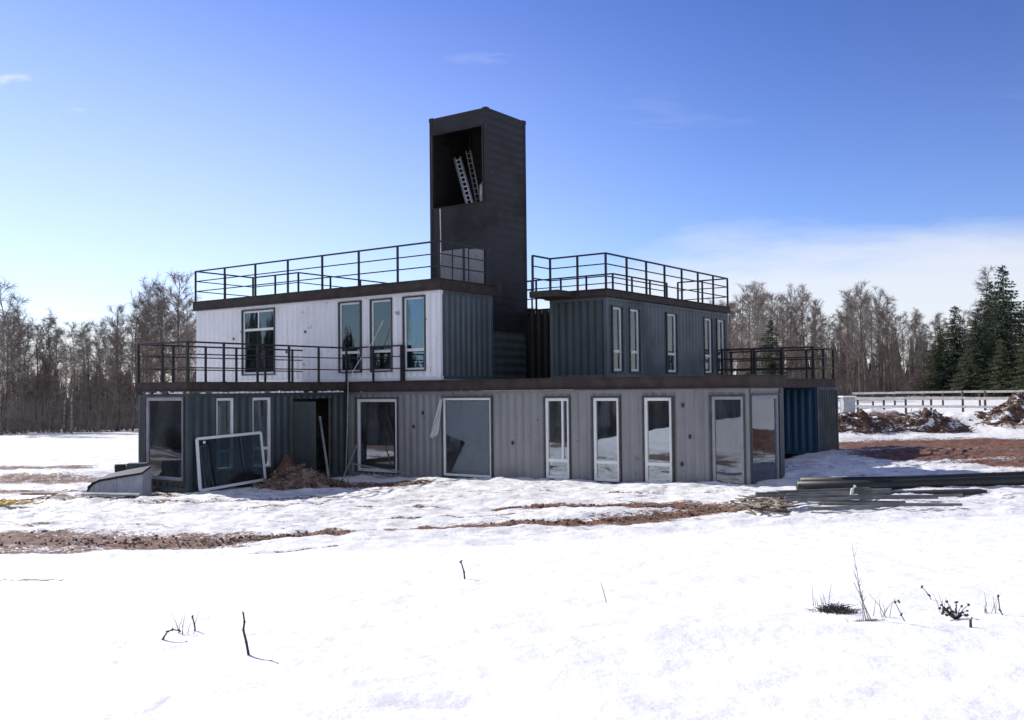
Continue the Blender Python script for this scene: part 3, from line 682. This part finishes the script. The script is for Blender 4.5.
# cable from the upper floor railing
def cable(name, pts, r, mat, label, cat='cable'):
    q = []
    for i in range(len(pts)-1):
        for k in range(6): q.append(Vector(pts[i]).lerp(Vector(pts[i+1]), k/6))
    q.append(Vector(pts[-1]))
    m = MB(); m.tube(q, r, 5); o = m.build(name, M[mat], None, smooth=True); tag(o, label, cat); return o
cable('rope', [hw(-12.9, -.02, 5.3), hw(-13.3, -.1, 4.6), hw(-14.0, -.12, 3.9), hw(-14.45, -.14, 3.3), hw(-14.5, -.14, 1.6), hw(-14.52, -.2, .2)], .012, 'rope', 'thin pale rope hanging from the upper windows down the grey wall', 'rope')
cable('rope', [hw(-13.0, 3.14, 9.55), hw(-12.98, 3.14, 8.2), hw(-13.0, 3.13, 7.4)], .018, 'rope', 'thin rope hanging out of the tower opening', 'rope')
# in the tower opening
s_ = (hw(1, 0)-hw(0, 0))
l = ladder('ladder', hw(-11.95, 3.6, 9.57), hw(-12.95, 4.1, 11.6), s_, .26, 11, 'alu', .05); tag(l, 'bright aluminium ladder leaning inside the tower opening', 'ladder')
l = ladder('ladder', hw(-11.7, 3.8, 9.57), hw(-12.75, 4.5, 11.9), s_, .2, 11, 'galv', .028); tag(l, 'duller ladder leaning behind the bright one in the tower opening', 'ladder')
m = MB()
m.tube([(0, 0, -.13), (0, 0, -.09), (0, 0, 0), (0, 0, .08), (0, 0, .12)], [.02, .09, .13, .08, .02], 12)
bulb = m.build('hanging_lamp', M['frame_white'], None, smooth=True); bulb.location = hw(-11.65, 4.4, 11.35); tag(bulb, 'small pale round lamp hanging inside the tower opening', 'lamp')
mm = MB(); mm.tube([(0, 0, .1), (0, 0, 1.55)], .008, 4); mm.build('cord', M['steel'], bulb)
m = MB(); m.tube([(0, 0, 0), (0, 0, .75)], .16, 12); m.tube([(.0, .0, .75), (0, 0, .9)], [.16, .04], 12)
o = m.build('canister', M['galv'], None, smooth=False); o.location = hw(-11.45, 3.75, 9.56); tag(o, 'dull grey canister standing at the right of the tower opening', 'canister')

# ------------------------------------------------------------------ left yard junk
e = empty('sheet_stack', (-11.05, 28.0, gz(-11.05, 28.0)-.02), .1)
m = MB(); n = 10
prof = [(-.76, .2), (-.72, .36), (-.62, .48), (-.45, .57), (.0, .66), (.7, .78)]
for i in range(len(prof)-1):
    (xa, za), (xb, zb) = prof[i], prof[i+1]
    m.hexa([(xa, -.5, 0-.2), (xb, -.5, -.2), (xb, .5, -.2), (xa, .5, -.2), (xa, -.42, za*.85), (xb, -.42, zb*.85), (xb, .5, zb), (xa, .5, za)])
m.build('foam_board', M['grey_sheet'], e, bevel=.03)
m = MB(); 
for i in range(len(prof)-1):
    (xa, za), (xb, zb) = prof[i], prof[i+1]
    m.hexa([(xa-.06, -.46, za*.85+.005), (xb-.03, -.46, zb*.85+.005), (xb-.03, .55, zb+.005), (xa-.06, .55, za+.005), (xa-.06, -.44, za*.85+.05), (xb-.03, -.44, zb*.85+.05), (xb-.03, .57, zb+.05), (xa-.06, .57, za+.05)])
m.build('dark_cover', M['steel'], e)
tag(e, 'grey rounded block under a dark cover beside the left container', 'building material')
def crate(name, loc, sx, sy, sz, rz, mat, label):
    e = empty(name, loc, rz); m = MB(); m.box(-sx/2, sx/2, -sy/2, sy/2, 0, sz); b = m.build('box', M[mat], e, bevel=.02)
    k = MB()
    for s in (-1, 1):
        k.box(-sx/2-.015, sx/2+.015, s*sy/2-.015*(s < 0)-.0, s*sy/2+.015*(s > 0)+.001, sz*.78, sz*.92)
        k.box(-sx/2-.015, sx/2+.015, s*sy/2-.015*(s < 0)-.0, s*sy/2+.015*(s > 0)+.001, sz*.08, sz*.2)
    k.box(-sx/2, sx/2, -sy/2, sy/2, sz, sz+.03)
    k.build('slat', M[mat], e); tag(e, label, 'crate')
crate('crate', (-11.75, 29.7, gz(-11.75, 29.7)+.62), .3, .3, .26, .3, 'steel', 'small black crate standing left of the end container')
crate('crate', (-11.2, 29.6, gz(-11.2, 29.6)+.1), .55, .5, .78, .2, 'dark_wall', 'dark crate close against the left container corner')
o = heap('rubble_mound', -11.6, 29.7, .9, .6, .75, 'soil', 8.8); tag(o, 'low dark rubble mound behind the rounded grey block', 'pile')
for i, (x, y, L, an, lb) in enumerate(((-10.9, 26.9, 1.5, .12, 'flat grey board half sunk in snow before the end container'), (-12.9, 27.3, 1.1, .3, 'short dark board in the snow left of the grey block'), (-15.3, 25.4, 2.3, .2, 'long dark plank lying in the left yard snow'))):
    m = MB(); m.hexa([(-L/2, -.12, 0), (L/2, -.1, 0), (L/2, .12, 0), (-L/2, .1, 0), (-L/2, -.12, .05), (L/2, -.1, .05), (L/2, .12, .05), (-L/2, .1, .05)])
    o = m.build('board', M['galv' if i == 0 else 'wood'], None, bevel=.008); o.location = (x, y, gz(x, y)+.03); o.rotation_euler = (.1, .04, an); tag(o, lb, 'board')
m = MB()
for _ in range(240):
    x = random.gauss(0, .35); y = random.gauss(0, .08); t = random.uniform(-.5, .5); L = random.uniform(.1, .35)
    m.tube([(x, y, .02), (x+math.cos(t)*L, y+math.sin(t)*L, random.uniform(.04, .14))], .012, 4)
o = m.build('straw_scatter', M['yellow']); o.location = (-13.4, 25.6, gz(-13.4, 25.6)); tag(o, 'yellow straw scattered on the snow of the left yard', 'straw')

# ------------------------------------------------------------------ pipes and bars at the right
m = MB(); pts = [(6.8, 23.8), (9, 23.75), (12, 23.6), (15, 23.6), (19, 23.4)]
m.tube([(x, y, gz(x, y)+.14) for x, y in pts], .12, 12)
o = m.build('drain_pipe', M['black_pipe'], None, smooth=True); tag(o, 'long thick black pipe lying behind the stack of steel bars', 'pipe')
m = MB(); m.tube([(x+.2, y+.42, gz(x, y)+.2) for x, y in pts], .11, 12)
o = m.build('drain_pipe', M['black_pipe'], None, smooth=True); tag(o, 'second thinner black pipe tight behind the thick one', 'pipe')
m = MB(); m.bar((0, 0, .04), (3.6, .25, .06), .35, .12); o = m.build('steel_beam', M['steel'], None); o.location = (7.2, 22.6, gz(8, 22.6)); tag(o, 'wide dark beam between the black pipe and the pale bars', 'beam')
random.seed(21)
for i in range(13):
    L = random.uniform(1.8, 3.9); x = random.uniform(4.9, 6.2); y = 19.6+i*.19+random.uniform(-.05, .05); an = random.uniform(-.16, .2)
    m = MB(); w = random.choice((.05, .06, .08)); m.bar((0, 0, 0), (L, 0, random.uniform(-.05, .06)), w, w)
    o = m.build('steel_bar', M['bar_steel'], None, bevel=.004); o.location = (x, y, gz(x+1, y)+.07+.12*math.sin(math.pi*(i+.5)/13)+(i % 3)*.05); o.rotation_euler = (0, 0, an)
    tag(o, 'grey steel bar in the loose stack lying on the snow', 'steel bar', 'steel bars stacked on the snow')
m = MB()
for _ in range(120):
    p = Vector((random.gauss(0, .3), random.gauss(0, .35), random.uniform(0, .22))); d = Vector((random.gauss(0, 1), random.gauss(0, 1), random.gauss(0, .13))).normalized()*random.uniform(.06, .3)
    m.bar(p-d, p+d, random.uniform(.02, .08), .02)
o = m.build('scrap_pile', M['wood']); o.location = (5.15, 20.6, gz(5.15, 20.6)+.0); tag(o, 'tangle of scrap offcuts at the left end of the steel bars', 'scrap')
m = MB(); m.tube([(0, 0, 0), (.03, 0, .16), (.1, .02, .22)], .035, 8); m.tube([(-.12, 0, .0), (.15, .05, .02)], .03, 8)
o = m.build('tap_fitting', M['frame_white']); o.location = (7.1, 20.9, gz(7.1, 20.9)+.2); tag(o, 'small white pipe fitting lying on the steel bars', 'fitting')
# ------------------------------------------------------------------ fence at the right
def px_ray(px, d): return ((px-512)/990*d)
fe = empty('paddock_fence', (25, 62, gz(25, 62))); O = Vector(fe.location)
def fence_line(e, pxs, d0, d1, H, taller=()):
    O = Vector(e.location); P = []
    for p in pxs:
        t = (p-857)/170; d = d0+(d1-d0)*t; x = px_ray(p, d); P.append(Vector((x, d, gz(x, d))))
    for i, p in enumerate(P):
        m = MB(); h = H+(.35 if i in taller else .05); m.tube([p-O-Vector((0, 0, .3)), p-O+Vector((random.uniform(-.03, .03), 0, h))], .07, 7); m.build('post', M['fence_post'], e)
    for k in (.55, 1.12):
        for a, b in zip(P[:-1], P[1:]):
            m = MB(); m.bar(a-O+Vector((-.05, -.09, k*H/1.2)), b-O+Vector((.05, -.09, k*H/1.2+random.uniform(-.03, .03))), .05, .15); m.build('rail', M['fence'], e)
fence_line(fe, [848, 857, 883, 905, 930, 962, 984, 1008, 1040], 64, 58, 1.1, (5, 6))
tag(fe, 'nearer wooden post and rail fence along the snowy paddock', 'fence')
fe2 = empty('paddock_fence', (25, 74, gz(25, 74)))
fence_line(fe2, [852, 872, 894, 922, 942, 979, 1020, 1050], 72, 68, 1.05)
tag(fe2, 'farther wooden fence behind the first paddock fence', 'fence')
X = px_ray(846.5, 60); e = empty('utility_box', (X, 60, gz(X, 60)), .1)
m = MB(); m.box(-.36, .36, -.3, .3, .0, 1.3); m.build('body', M['galv'], e, bevel=.02)
m = MB(); m.box(-.42, .42, -.36, .36, 1.3, 1.38); m.build('lid', M['frame_white'], e); m = MB(); m.box(-.3, .3, -.32, -.3, .1, 1.2); m.build('door', M['grey_sheet'], e)
tag(e, 'pale grey utility box beside the fence end next to the blue container', 'utility box')
# the melted-out mounds get their own clods
for k, (x, y, rx, ry, h, lb) in enumerate(((15.6, 45.2, 2.4, .9, .55, 'low brown earth mound with snow behind the blue container'), (19.2, 45.6, 1.8, 1.0, .85, 'taller brown earth mound left of the snowy gap'), (23.6, 46.3, 2.0, 1.2, .8, 'snow streaked earth mound at the right edge'))):
    o = heap('earth_mound', x, y, rx, ry, h, 'mound', 3.3+k*2, n=60, rough=.5); tag(o, lb, 'mound')
    chips(o, x, y, rx, ry, h, 160, 'soil', (.08, .25))
# ------------------------------------------------------------------ trees
def mat_bark(name, a, b_, sc_=1.2):
    m, T, b = newmat(name); p = objco(T)
    T.links.new(mixc(T, nramp(T, nnoise(T, nmapping(T, p, (1, 1, 2.2)), sc_, 5, .7), .42, .6), a, b_), b.inputs['Base Color']); b.inputs['Roughness'].default_value = .9; return m
M['birch'] = mat_bark('birch_bark', (.1, .085, .075), (.36, .33, .3), 1.6)
M['bark'] = mat_bark('grey_brown_bark', (.07, .055, .047), (.16, .13, .11))
M['twig'] = mat_bark('brown_twigs', (.15, .125, .11), (.27, .235, .205), .5)
M['twig_red'] = mat_bark('reddish_twigs', (.16, .12, .1), (.28, .22, .185), .5)
M['spruce'] = mat_bark('spruce_needles', (.014, .026, .014), (.035, .058, .024), .8)
M['spruce_olive'] = mat_bark('olive_needles', (.035, .045, .02), (.08, .09, .04), .8)
def bare_tree(seed, H, trunk_mat, twig_mat, spread=.5, start=.25, nb=34, droop=.0):
    R = random.Random(seed); e = empty('birch_tree')
    tr = MB(); pts = []; lx = ly = 0
    for i in range(11):
        t = i/10; pts.append(Vector((lx, ly, H*t*.97))); lx += R.gauss(0, .012*H)*.6; ly += R.gauss(0, .012*H)*.6
    rr = [max(.02, .011*H*(1-t/10)**.9+.012) for t in range(11)]
    tr.tube(pts, rr, 7); 
    cr = MB()
    def at(t): i = min(9, int(t*10)); return pts[i].lerp(pts[i+1], t*10-i)
    for k in range(nb):
        t = start+(1-start)*(k+R.random())/nb*.98; o = at(t); az = R.uniform(0, 6.283); el = R.uniform(.5, 1.1)
        L = H*spread*(1-t*.72)*R.uniform(.55, 1)*(.5+.5*min(1, (t-start+.12)*4))
        d = Vector((math.cos(az)*math.cos(el), math.sin(az)*math.cos(el), math.sin(el)))
        p = o; bp = [p]; n = 5
        for i in range(n):
            d = (d+Vector((R.gauss(0, .13), R.gauss(0, .13), .08-droop*i*.25))).normalized(); p = p+d*L/n; bp.append(p)
        cr.tube(bp, [max(.012, .022*H/12*(1-i/n)*(L/(.25*H))+.012) for i in range(n+1)], 4, False)
        for j in range(9):
            s = R.uniform(.2, 1); i = min(n-1, int(s*n)); q = bp[i].lerp(bp[i+1], s*n-i)
            dd = (d+Vector((R.gauss(0, .6), R.gauss(0, .6), R.gauss(.1, .4)))).normalized(); L2 = L*R.uniform(.2, .42)
            q1 = q+dd*L2*.5; q2 = q1+(dd+Vector((R.gauss(0, .2), R.gauss(0, .2), R.gauss(-droop, .2)))).normalized()*L2*.5
            cr.tube([q, q1, q2], [.014, .011, .007], 3, False)
            for _ in range(5):
                s2 = R.random(); w = q.lerp(q2, s2); d3 = (dd+Vector((R.gauss(0, .8), R.gauss(0, .8), R.gauss(-droop*.8, .5)))).normalized()*R.uniform(.25, .7)*H/12
                cr.tube([w, w+d3*.5+Vector((0, 0, .02)), w+d3], [.008, .0075, .005], 3, False)
    tr.build('trunk', M[trunk_mat], e, smooth=True); cr.build('crown', M[twig_mat], e)
    return e
def spruce(seed, H, mat, W=.24, name='spruce_tree', low=.06):
    R = random.Random(seed); e = empty(name); tr = MB(); tr.tube([(0, 0, 0), (0, 0, H*.5), (0, 0, H)], [.013*H, .008*H, .01], 7); tr.build('trunk', M['bark'], e)
    cr = MB(); z = H*low
    while z < H*.985:
        t = z/H; rad = H*W*(1-t)**.85*(1 if t > .15 else .8+t); nbr = int(6+8*(1-t))
        for k in range(nbr):
            az = R.uniform(0, 6.283); L = rad*R.uniform(.6, 1.15)+.12; sl = -.25-.15*(1-t)+R.gauss(0, .08)+(.5 if t > .9 else 0)
            d = Vector((math.cos(az), math.sin(az), sl)); sd_ = Vector((-math.sin(az), math.cos(az), 0)); n = max(3, int(L/.22))
            base = Vector((0, 0, z+R.uniform(-.1, .1)))
            for i in range(n):
                s = (i+.6)/n; c_ = base+d*L*s+Vector((0, 0, .22*L*s*s)); w = (.14+.32*(1-s)*L*.5)*R.uniform(.7, 1.2)
                for _ in range(2):
                    a = sd_*R.uniform(-1, 1)*w; b_ = Vector((0, 0, -R.uniform(.1, .34))); f = d*L/n*R.uniform(.5, 1)
                    cr.quad(c_+a*.2, c_+a+f*.3+b_*.35, c_+a*1.2+f+b_)
                    cr.quad(c_-f*.3, c_+a*.5+b_*.6, c_+f*.9+b_*.1)
                    g = sd_*w*R.uniform(-1, 1); cr.quad(c_, c_+g*.6+f*.2, c_+g+f*.7+Vector((0, 0, R.uniform(-.05, .1))))
        z += H*.016+.05
    cr.build('crown', M[mat], e); return e
protoB = [bare_tree(s, 12, tm, wm, sp, st, nb, dr) for s, tm, wm, sp, st, nb, dr in
          ((1, 'birch', 'twig', .36, .3, 36, .25), (2, 'bark', 'twig', .42, .22, 38, .0), (3, 'birch', 'twig', .3, .35, 34, .35), (4, 'bark', 'twig_red', .40, .18, 40, .05), (5, 'birch', 'twig_red', .33, .28, 36, .2), (6, 'bark', 'twig', .5, .3, 40, .0))]
used = [False]*6
def put_tree(i, x, y, s, label, group, sx=1):
    if used[i]: o = copy_tree(protoB[i])
    else: o = protoB[i]; used[i] = True
    o.location = (x, y, gz(x, y)-.1); o.scale = (s*sx, s*sx, s); o.rotation_euler = (0, 0, random.uniform(0, 6.28)); tag(o, label, 'tree', group); return o
random.seed(99)
LG = 'bare trees in the wood left of the house'; RG = 'bare trees in the wood right of the house'
for i in range(70):   # left wood
    px = -40+i*4.1+random.uniform(-8, 8); d = random.uniform(80, 92) if i % 2 else random.uniform(92, 112); x = px_ray(px, d)
    htop = 126+11*math.sin(px*.045+1)+random.gauss(0, 12)-(22 if 25 < px < 50 else 0)+(14 if 150 < px < 195 else 0)-(10 if px > 205 else 0)
    H = max(6, htop*.87*(d/990)*(1 if d < 92 else .96)); k = random.choice((0, 1, 2, 3, 4, 0, 1))
    put_tree(k, x, d, H/12, 'slim bare tree standing in the brown wood left of the house', LG, random.uniform(.75, 1.0))
prof = [(728, 88), (745, 104), (762, 108), (785, 92), (805, 104), (822, 82), (838, 72), (850, 92), (862, 104), (880, 92), (900, 78), (915, 84), (935, 74), (960, 70), (1000, 92), (1045, 84)]
for i in range(76):   # right wood
    px = 715+i*4.3+random.uniform(-5, 5); d = random.uniform(88, 96) if i % 2 else random.uniform(97, 116); x = px_ray(px, d)
    hp_ = float(np.interp(px, [q[0] for q in prof], [q[1] for q in prof]))+random.gauss(0, 7); yb = 388
    base = gz(x, d); H = max(5, .93*hp_*d/990+(2.9-base)); k = random.choice((1, 3, 4, 3, 5, 0, 2))
    if 930 < px: k = random.choice((0, 2))
    put_tree(k, x, d, H/12, 'slim bare tree standing in the wood right of the house', RG, random.uniform(.75, 1.05))
for px, d, hpx, k, lb in ((760, 84, 98, 5, 'broad bare tree with spreading crown right beside the roof railing'), (861, 86, 98, 5, 'tall bare tree with spiky top right of the blue container'), (176, 78, 122, 3, 'tallest bare tree at the left, just before the house'), (1, 80, 118, 0, 'pale birch at the far left edge of the photo'), (990, 100, 118, 2, 'pale bare birch leaning between the dark spruces')):
    x = px_ray(px, d); put_tree(k, x, d, (hpx*d/990+2.9-gz(x, d))/12, lb, None)
for i in range(10):   # wood behind the house, seen only in gaps
    px = 250+i*47+random.uniform(-10, 10); d = random.uniform(95, 110); x = px_ray(px, d)
    put_tree(random.choice((0, 1, 3)), x, d, 10/12, 'bare tree in the wood straight behind the house', 'bare trees straight behind the house')
# spruces
sp0 = spruce(11, 12, 'spruce', .22); sp1 = spruce(12, 12, 'spruce', .27); sp2 = spruce(13, 12, 'spruce_olive', .3)
usp = set()
def put_spruce(p, px, d, ytop, label, sx=1., group=None):
    o = p if p.name not in usp else copy_tree(p); usp.add(p.name)
    x = px_ray(px, d); yh = 390-.0105*(px-512); H = (yh-ytop)*d/990+2.9-gz(x, d)
    o.location = (x, d, gz(x, d)-.15); o.scale = (H/12*sx, H/12*sx, H/12); o.rotation_euler = (0, 0, random.uniform(0, 6.28)); tag(o, label, 'tree', group)
put_spruce(sp0, 770.5, 74, 316, 'lone dark spruce behind the rear deck railing', 1.5)
put_spruce(sp0, 1005, 84, 261, 'tallest dark spruce near the right edge', 1.45)
put_spruce(sp1, 956, 86, 302, 'pointed dark spruce left of the spruce group', 1.3)
put_spruce(sp1, 978, 83, 304, 'dark spruce between the pointed one and the tallest', 1.3)
put_spruce(sp0, 991, 90, 277, 'dark spruce tight behind the tallest one', 1.31)
put_spruce(sp2, 1030, 76, 318, 'olive green spruce low at the right edge', 1.2)
put_spruce(sp2, 940, 88, 322, 'smaller dull green spruce at the left end of the group', 1.3)
put_spruce(sp1, 1040, 88, 270, 'dark spruce cut off by the right edge', 1.4)
put_spruce(sp2, 968, 80, 345, 'short olive young spruce in front of the dark ones', 1.7)
put_spruce(sp2, 1001, 78, 335, 'short olive spruce in front of the tallest one', 1.3)
for px, d, yt, lb in ((28, 118, 372, 'low dark spruce far left in the wood'), (45, 120, 370, 'low dark spruce second from the left in the wood'), (100, 118, 366, 'dark spruce in the middle of the left wood'), (118, 121, 364, 'dark spruce by the deck corner in the left wood')):
    put_spruce(sp1, px, d, yt, lb, 1.6)
# undergrowth
def brushwood(name, pxa, pxb, d0, d1, n, h0, h1, mat, label, seed):
    R = random.Random(seed); P = np.array([[R.uniform(pxa, pxb), R.uniform(d0, d1)] for _ in range(n)]); X_ = (P[:, 0]-512)/990*P[:, 1]; Z_ = height(X_, P[:, 1]); m = MB()
    for x, y, z in zip(X_, P[:, 1], Z_):
        b = Vector((x, y, z-.1)); h = R.uniform(h0, h1)
        for _ in range(4):
            d = Vector((R.gauss(0, .28), R.gauss(0, .28), 1)).normalized(); q = b+d*h*R.uniform(.6, 1)
            m.tube([b, b.lerp(q, .5)+Vector((R.gauss(0, .1), 0, 0)), q], [.02, .014, .006], 3, False)
            for _ in range(3):
                s = R.uniform(.3, .95); w = b.lerp(q, s); m.tube([w, w+Vector((R.gauss(0, .3), R.gauss(0, .3), R.uniform(.1, .5)))*h*.3], [.011, .005], 3, False)
    o = m.build(name, M[mat]); tag(o, label, 'undergrowth', kind='stuff')
brushwood('undergrowth', -60, 240, 82, 118, 2300, 1.4, 4.2, 'twig', 'bare brushwood filling the foot of the left wood', 1)
brushwood('undergrowth', 700, 1080, 88, 112, 2300, 1.2, 3.6, 'twig_red', 'reddish brushwood filling the foot of the right wood', 2)
# a far belt of forest closes the horizon
def far_wood(name, x0, x1, y0, y1, n, h, label, seed, mat='far'):
    R = random.Random(seed); m = MB()
    for _ in range(n):
        t = R.random(); x = x0+(x1-x0)*t+R.gauss(0, 3); y = y0+(y1-y0)*t+R.uniform(0, 25)*(1 if y0 >= 0 else -1); z = gz(x, y)-.3; H = h*R.uniform(.65, 1.1)
        for k in range(7):
            a = R.uniform(0, 6.28); w = H*.22*R.uniform(.6, 1)
            for (za, zb_, ww) in ((0, .45, 1), (.25, .75, .8), (.5, 1, .5)):
                m.quad((x+math.cos(a)*w*ww, y+math.sin(a)*w*ww, z+H*za+R.uniform(-.3, .3)), (x+math.cos(a+.9)*w*ww, y+math.sin(a+.9)*w*ww, z+H*za+R.uniform(-.3, .3)), (x+R.gauss(0, .2), y+R.gauss(0, .2), z+H*zb_))
    o = m.build(name, M[mat]); tag(o, label, 'wood', kind='stuff')
M['far'] = mat_bark('distant_mixed_wood', (.05, .047, .038), (.12, .1, .082), .08)
M['valley'] = mat_bark('pale_bare_wood', (.12, .1, .085), (.3, .26, .22), .12)
far_wood('far_forest', -150, -10, 150, 175, 420, 8.0, 'dark belt of distant forest beyond the left wood', 5)
far_wood('far_forest', 15, 190, 170, 150, 380, 9.5, 'dark belt of distant forest beyond the right wood', 6)
far_wood('valley_forest', -85, -62, -60, 45, 900, 11, 'forest in the low ground out of the picture to the left', 8, 'valley')
far_wood('valley_forest', -60, 60, -70, -75, 300, 13, 'forest behind the camera, mirrored in the windows', 9, 'valley')

# ------------------------------------------------------------------ weeds in the foreground snow
def raycast(px, py):
    a = (px-512)/990; b = (360-py)/990; cr_, sr_ = math.cos(math.radians(.6)), math.sin(math.radians(.6)); a2 = a*cr_+b*sr_; b2 = -a*sr_+b*cr_
    c_, s_2 = math.cos(math.radians(1.76)), math.sin(math.radians(1.76)); d = np.array([a2, c_-b2*s_2, s_2+b2*c_])
    t = np.arange(2, 60, .01); X_ = d[0]*t; Y_ = d[1]*t; Z_ = 2.9+d[2]*t; k = np.argmax(Z_ < height(X_, Y_)); return Vector((X_[k], Y_[k], Z_[k])), t[k]
def weed(px, py, build, label):
    p, t = raycast(px, py); s = t/990; m = MB(); build(m, s); o = m.build('dry_weed', M[build.mat if hasattr(build, 'mat') else 'weed']); o.location = p-Vector((0, 0, .01)); tag(o, label, 'weed'); return o
def stalk(pts, r=.9, knots=True):
    def f(m, s):
        P = [Vector((x*s, random.uniform(-2, 2)*s, -y*s)) for x, y in pts]; m.tube(P, [max(.0015, r*s*(1-.5*i/len(P))) for i in range(len(P))], 5)
        if knots:
            for p in P[1:]:
                for _ in range(3):
                    d = Vector((random.gauss(0, 1), random.gauss(0, 1), random.gauss(0, 1))).normalized()*2.0*s; m.tube([p-d, p, p+d], [.2*s, 1.0*s, .2*s], 5)
    return f
random.seed(5)
weed(249, 655, stalk([(0, 2), (-3, -14), (-6, -26), (-5, -34), (-6, -43)], 1.5), 'dark knotted stalk standing alone in the left foreground snow')
weed(160, 640, stalk([(0, 2), (4, -4), (8, -10), (13, -12), (20, -11)], 1.0), 'bent dark twig at the left of the foreground')
weed(196, 631, stalk([(0, 2), (-2, -6), (-3, -16)], 1.0), 'short dark twig with a curled tip right of the bent one')
weed(465, 579, stalk([(0, 1), (-1, -8), (-4, -18)], .9), 'small dark sprig in the middle of the snow field')
weed(607, 603, stalk([(0, 1), (-3, -12), (-6, -22)], .4, False), 'hair-thin pale stem in the middle foreground')
def tuft(m, s):
    for _ in range(320):
        x = random.gauss(0, 11)*s; y = random.gauss(0, 7)*s; h = random.uniform(4, 13)*s*max(.35, 1-abs(x/(30*s))); d = random.gauss(0, .7)
        m.tube([(x, y, -.01), (x+d*h*.5, y+random.gauss(0, .2)*h, h*.6), (x+d*h*1.3, y+random.gauss(0, .4)*h, h*.8)], [.5*s, .42*s, .15*s], 3, False)
weed(836, 612, tuft, 'dark matted grass tuft poking through the right foreground snow')
def tall(m, s):
    for px, L in ((0, 78), (3, 52), (-3, 30), (6, 40)):
        P = [Vector(((px-px*.3*k-L*.16*k/6)*s, random.uniform(-1, 1)*s, L*k/6*s)) for k in range(7)]; m.tube(P, [(.55-.06*k)*s for k in range(7)], 5)
        for k in (3, 4, 5):
            m.tube([P[k], P[k]+Vector((random.choice((-1, 1))*3*s, 0, 6*s))], [.4*s, .2*s], 3)
    for _ in range(90):
        x = random.gauss(3, 7)*s; m.tube([(x, random.gauss(0, 3)*s, -.01), (x+random.gauss(0, 4)*s, 0, random.uniform(1, 4)*s)], [.6*s, .2*s], 3, False)
tall.mat = 'weed_pale'
weed(866, 621, tall, 'tallest thin stems rising beside the dark grass tuft')
def clover(m, s):
    for _ in range(26):
        a = random.uniform(.2, 2.9); L = random.uniform(6, 21)*s; y = random.gauss(0, 3)*s
        q = Vector((math.cos(a)*L*1.1, y, math.sin(a)*L*.9+2*s)); m.tube([(0, 0, 0), q*.6+Vector((0, 0, 2*s)), q], [.55*s, .4*s, .25*s], 4)
        for _ in range(4):
            d = Vector((random.gauss(0, 1), random.gauss(0, 1), random.gauss(0, 1))).normalized()*1.7*s; m.tube([q-d, q, q+d], [.3*s, 1.1*s, .3*s], 5)
weed(956, 619, clover, 'bushy dried weed with round seed heads at the right')
weed(970, 627, stalk([(0, 0), (1, -8), (2, -11)], 1.6, False), 'short dark stub right below the bushy weed')
weed(1003, 615, stalk([(0, 0), (-3, -6), (-4, -20)], .7), 'single stem with a dark base at the far right')
weed(905, 621, stalk([(0, 0), (-4, -8), (-9, -20), (-6, -21)], .5), 'faint crooked stem between the tall stems and the bushy weed')
weed(932, 600, stalk([(0, 0), (-3, -6), (-9, -14)], .5), 'faint dotted stem up and left of the bushy weed')

# loose clods and stones on the bare strips
def clods(name, strokes, n, label, seed):
    R = random.Random(seed); m = MB()
    for _ in range(n):
        x0, y0, x1, y1, w = R.choice(strokes); t = R.random(); x = x0+(x1-x0)*t+R.gauss(0, w*.5); y = y0+(y1-y0)*t+R.gauss(0, w*.55); s = R.uniform(.008, .026)*(1.8 if R.random() < .06 else 1)
        z = gz(x, y)-.05; b = len(m.v); hh = s*R.uniform(.35, .8); an = R.uniform(0, 6); el = R.uniform(1, 1.9)
        rr = [R.uniform(.7, 1.2)*s for _ in range(6)]
        for k, (f, zz_) in enumerate(((1, 0), (.95, hh*.6), (.5, hh))):
            for i in range(6):
                t_ = i*1.047+.2*k; px_, py_ = math.cos(t_)*rr[i]*f*el, math.sin(t_)*rr[i]*f
                m.v.append((x+px_*math.cos(an)-py_*math.sin(an), y+px_*math.sin(an)+py_*math.cos(an), z+zz_+R.uniform(-.1, .1)*s+.03*(k > 0)))
        for k in (0, 1): m.f += [(b+k*6+i, b+k*6+(i+1) % 6, b+k*6+6+(i+1) % 6, b+k*6+6+i) for i in range(6)]
        m.f.append(tuple(b+12+i for i in range(6)))
    o = m.build(name, M['chips']); tag(o, label, 'clods', kind='stuff')
clods('soil_clods', [(-10.5, 20.3, -6.2, 19.9, 1.0), (-6.2, 20.0, -3.8, 20.4, .5), (-.3, 20.6, 4.9, 20.9, .35), (0, 23.6, 4.6, 21.9, .3)], 800, 'clods and bark crumbs on the thawed strips before the house', 3)
clods('yard_clods', [(-12.6, 28.9, -9.9, 28.6, .5), (-15, 26.6, -9, 26.2, .7), (-9, 26.5, -4, 27.6, .6), (-6.5, 29.8, -3, 30, .6), (-2, 26.6, 5, 23.4, .7), (8, 29.2, 13, 29.2, .6)], 700, 'crumbs of soil and bark scattered on the trampled snow by the house', 4)
clods('field_clods', [(16, 39, 24, 38, 2), (14.5, 34, 22, 33.5, 2), (15.5, 30, 20, 30, 1.4)], 700, 'clods on the brown bare field at the right', 6)

def wisp(m, s):
    for _ in range(7):
        x = random.gauss(0, 5)*s; L = random.uniform(8, 24)*s; d = random.gauss(0, .25)
        m.tube([(x, random.gauss(0, 3)*s, -.01), (x+d*L*.5, 0, L*.55), (x+d*L*1.2, 0, L)], [.42*s, .32*s, .14*s], 3, False)
wisp.mat = 'weed_pale'
for px, py, lb in ((822, 606, 'faint pale stems just behind the grass tuft'), (946, 612, 'pale dry stems just left of the bushy weed'), (990, 613, 'pale dry stems between the bushy weed and the far right stem'), (884, 617, 'pale dry stems right of the tallest thin stems'), (183, 634, 'pale short stems between the two left twigs')):
    weed(px, py, wisp, lb)
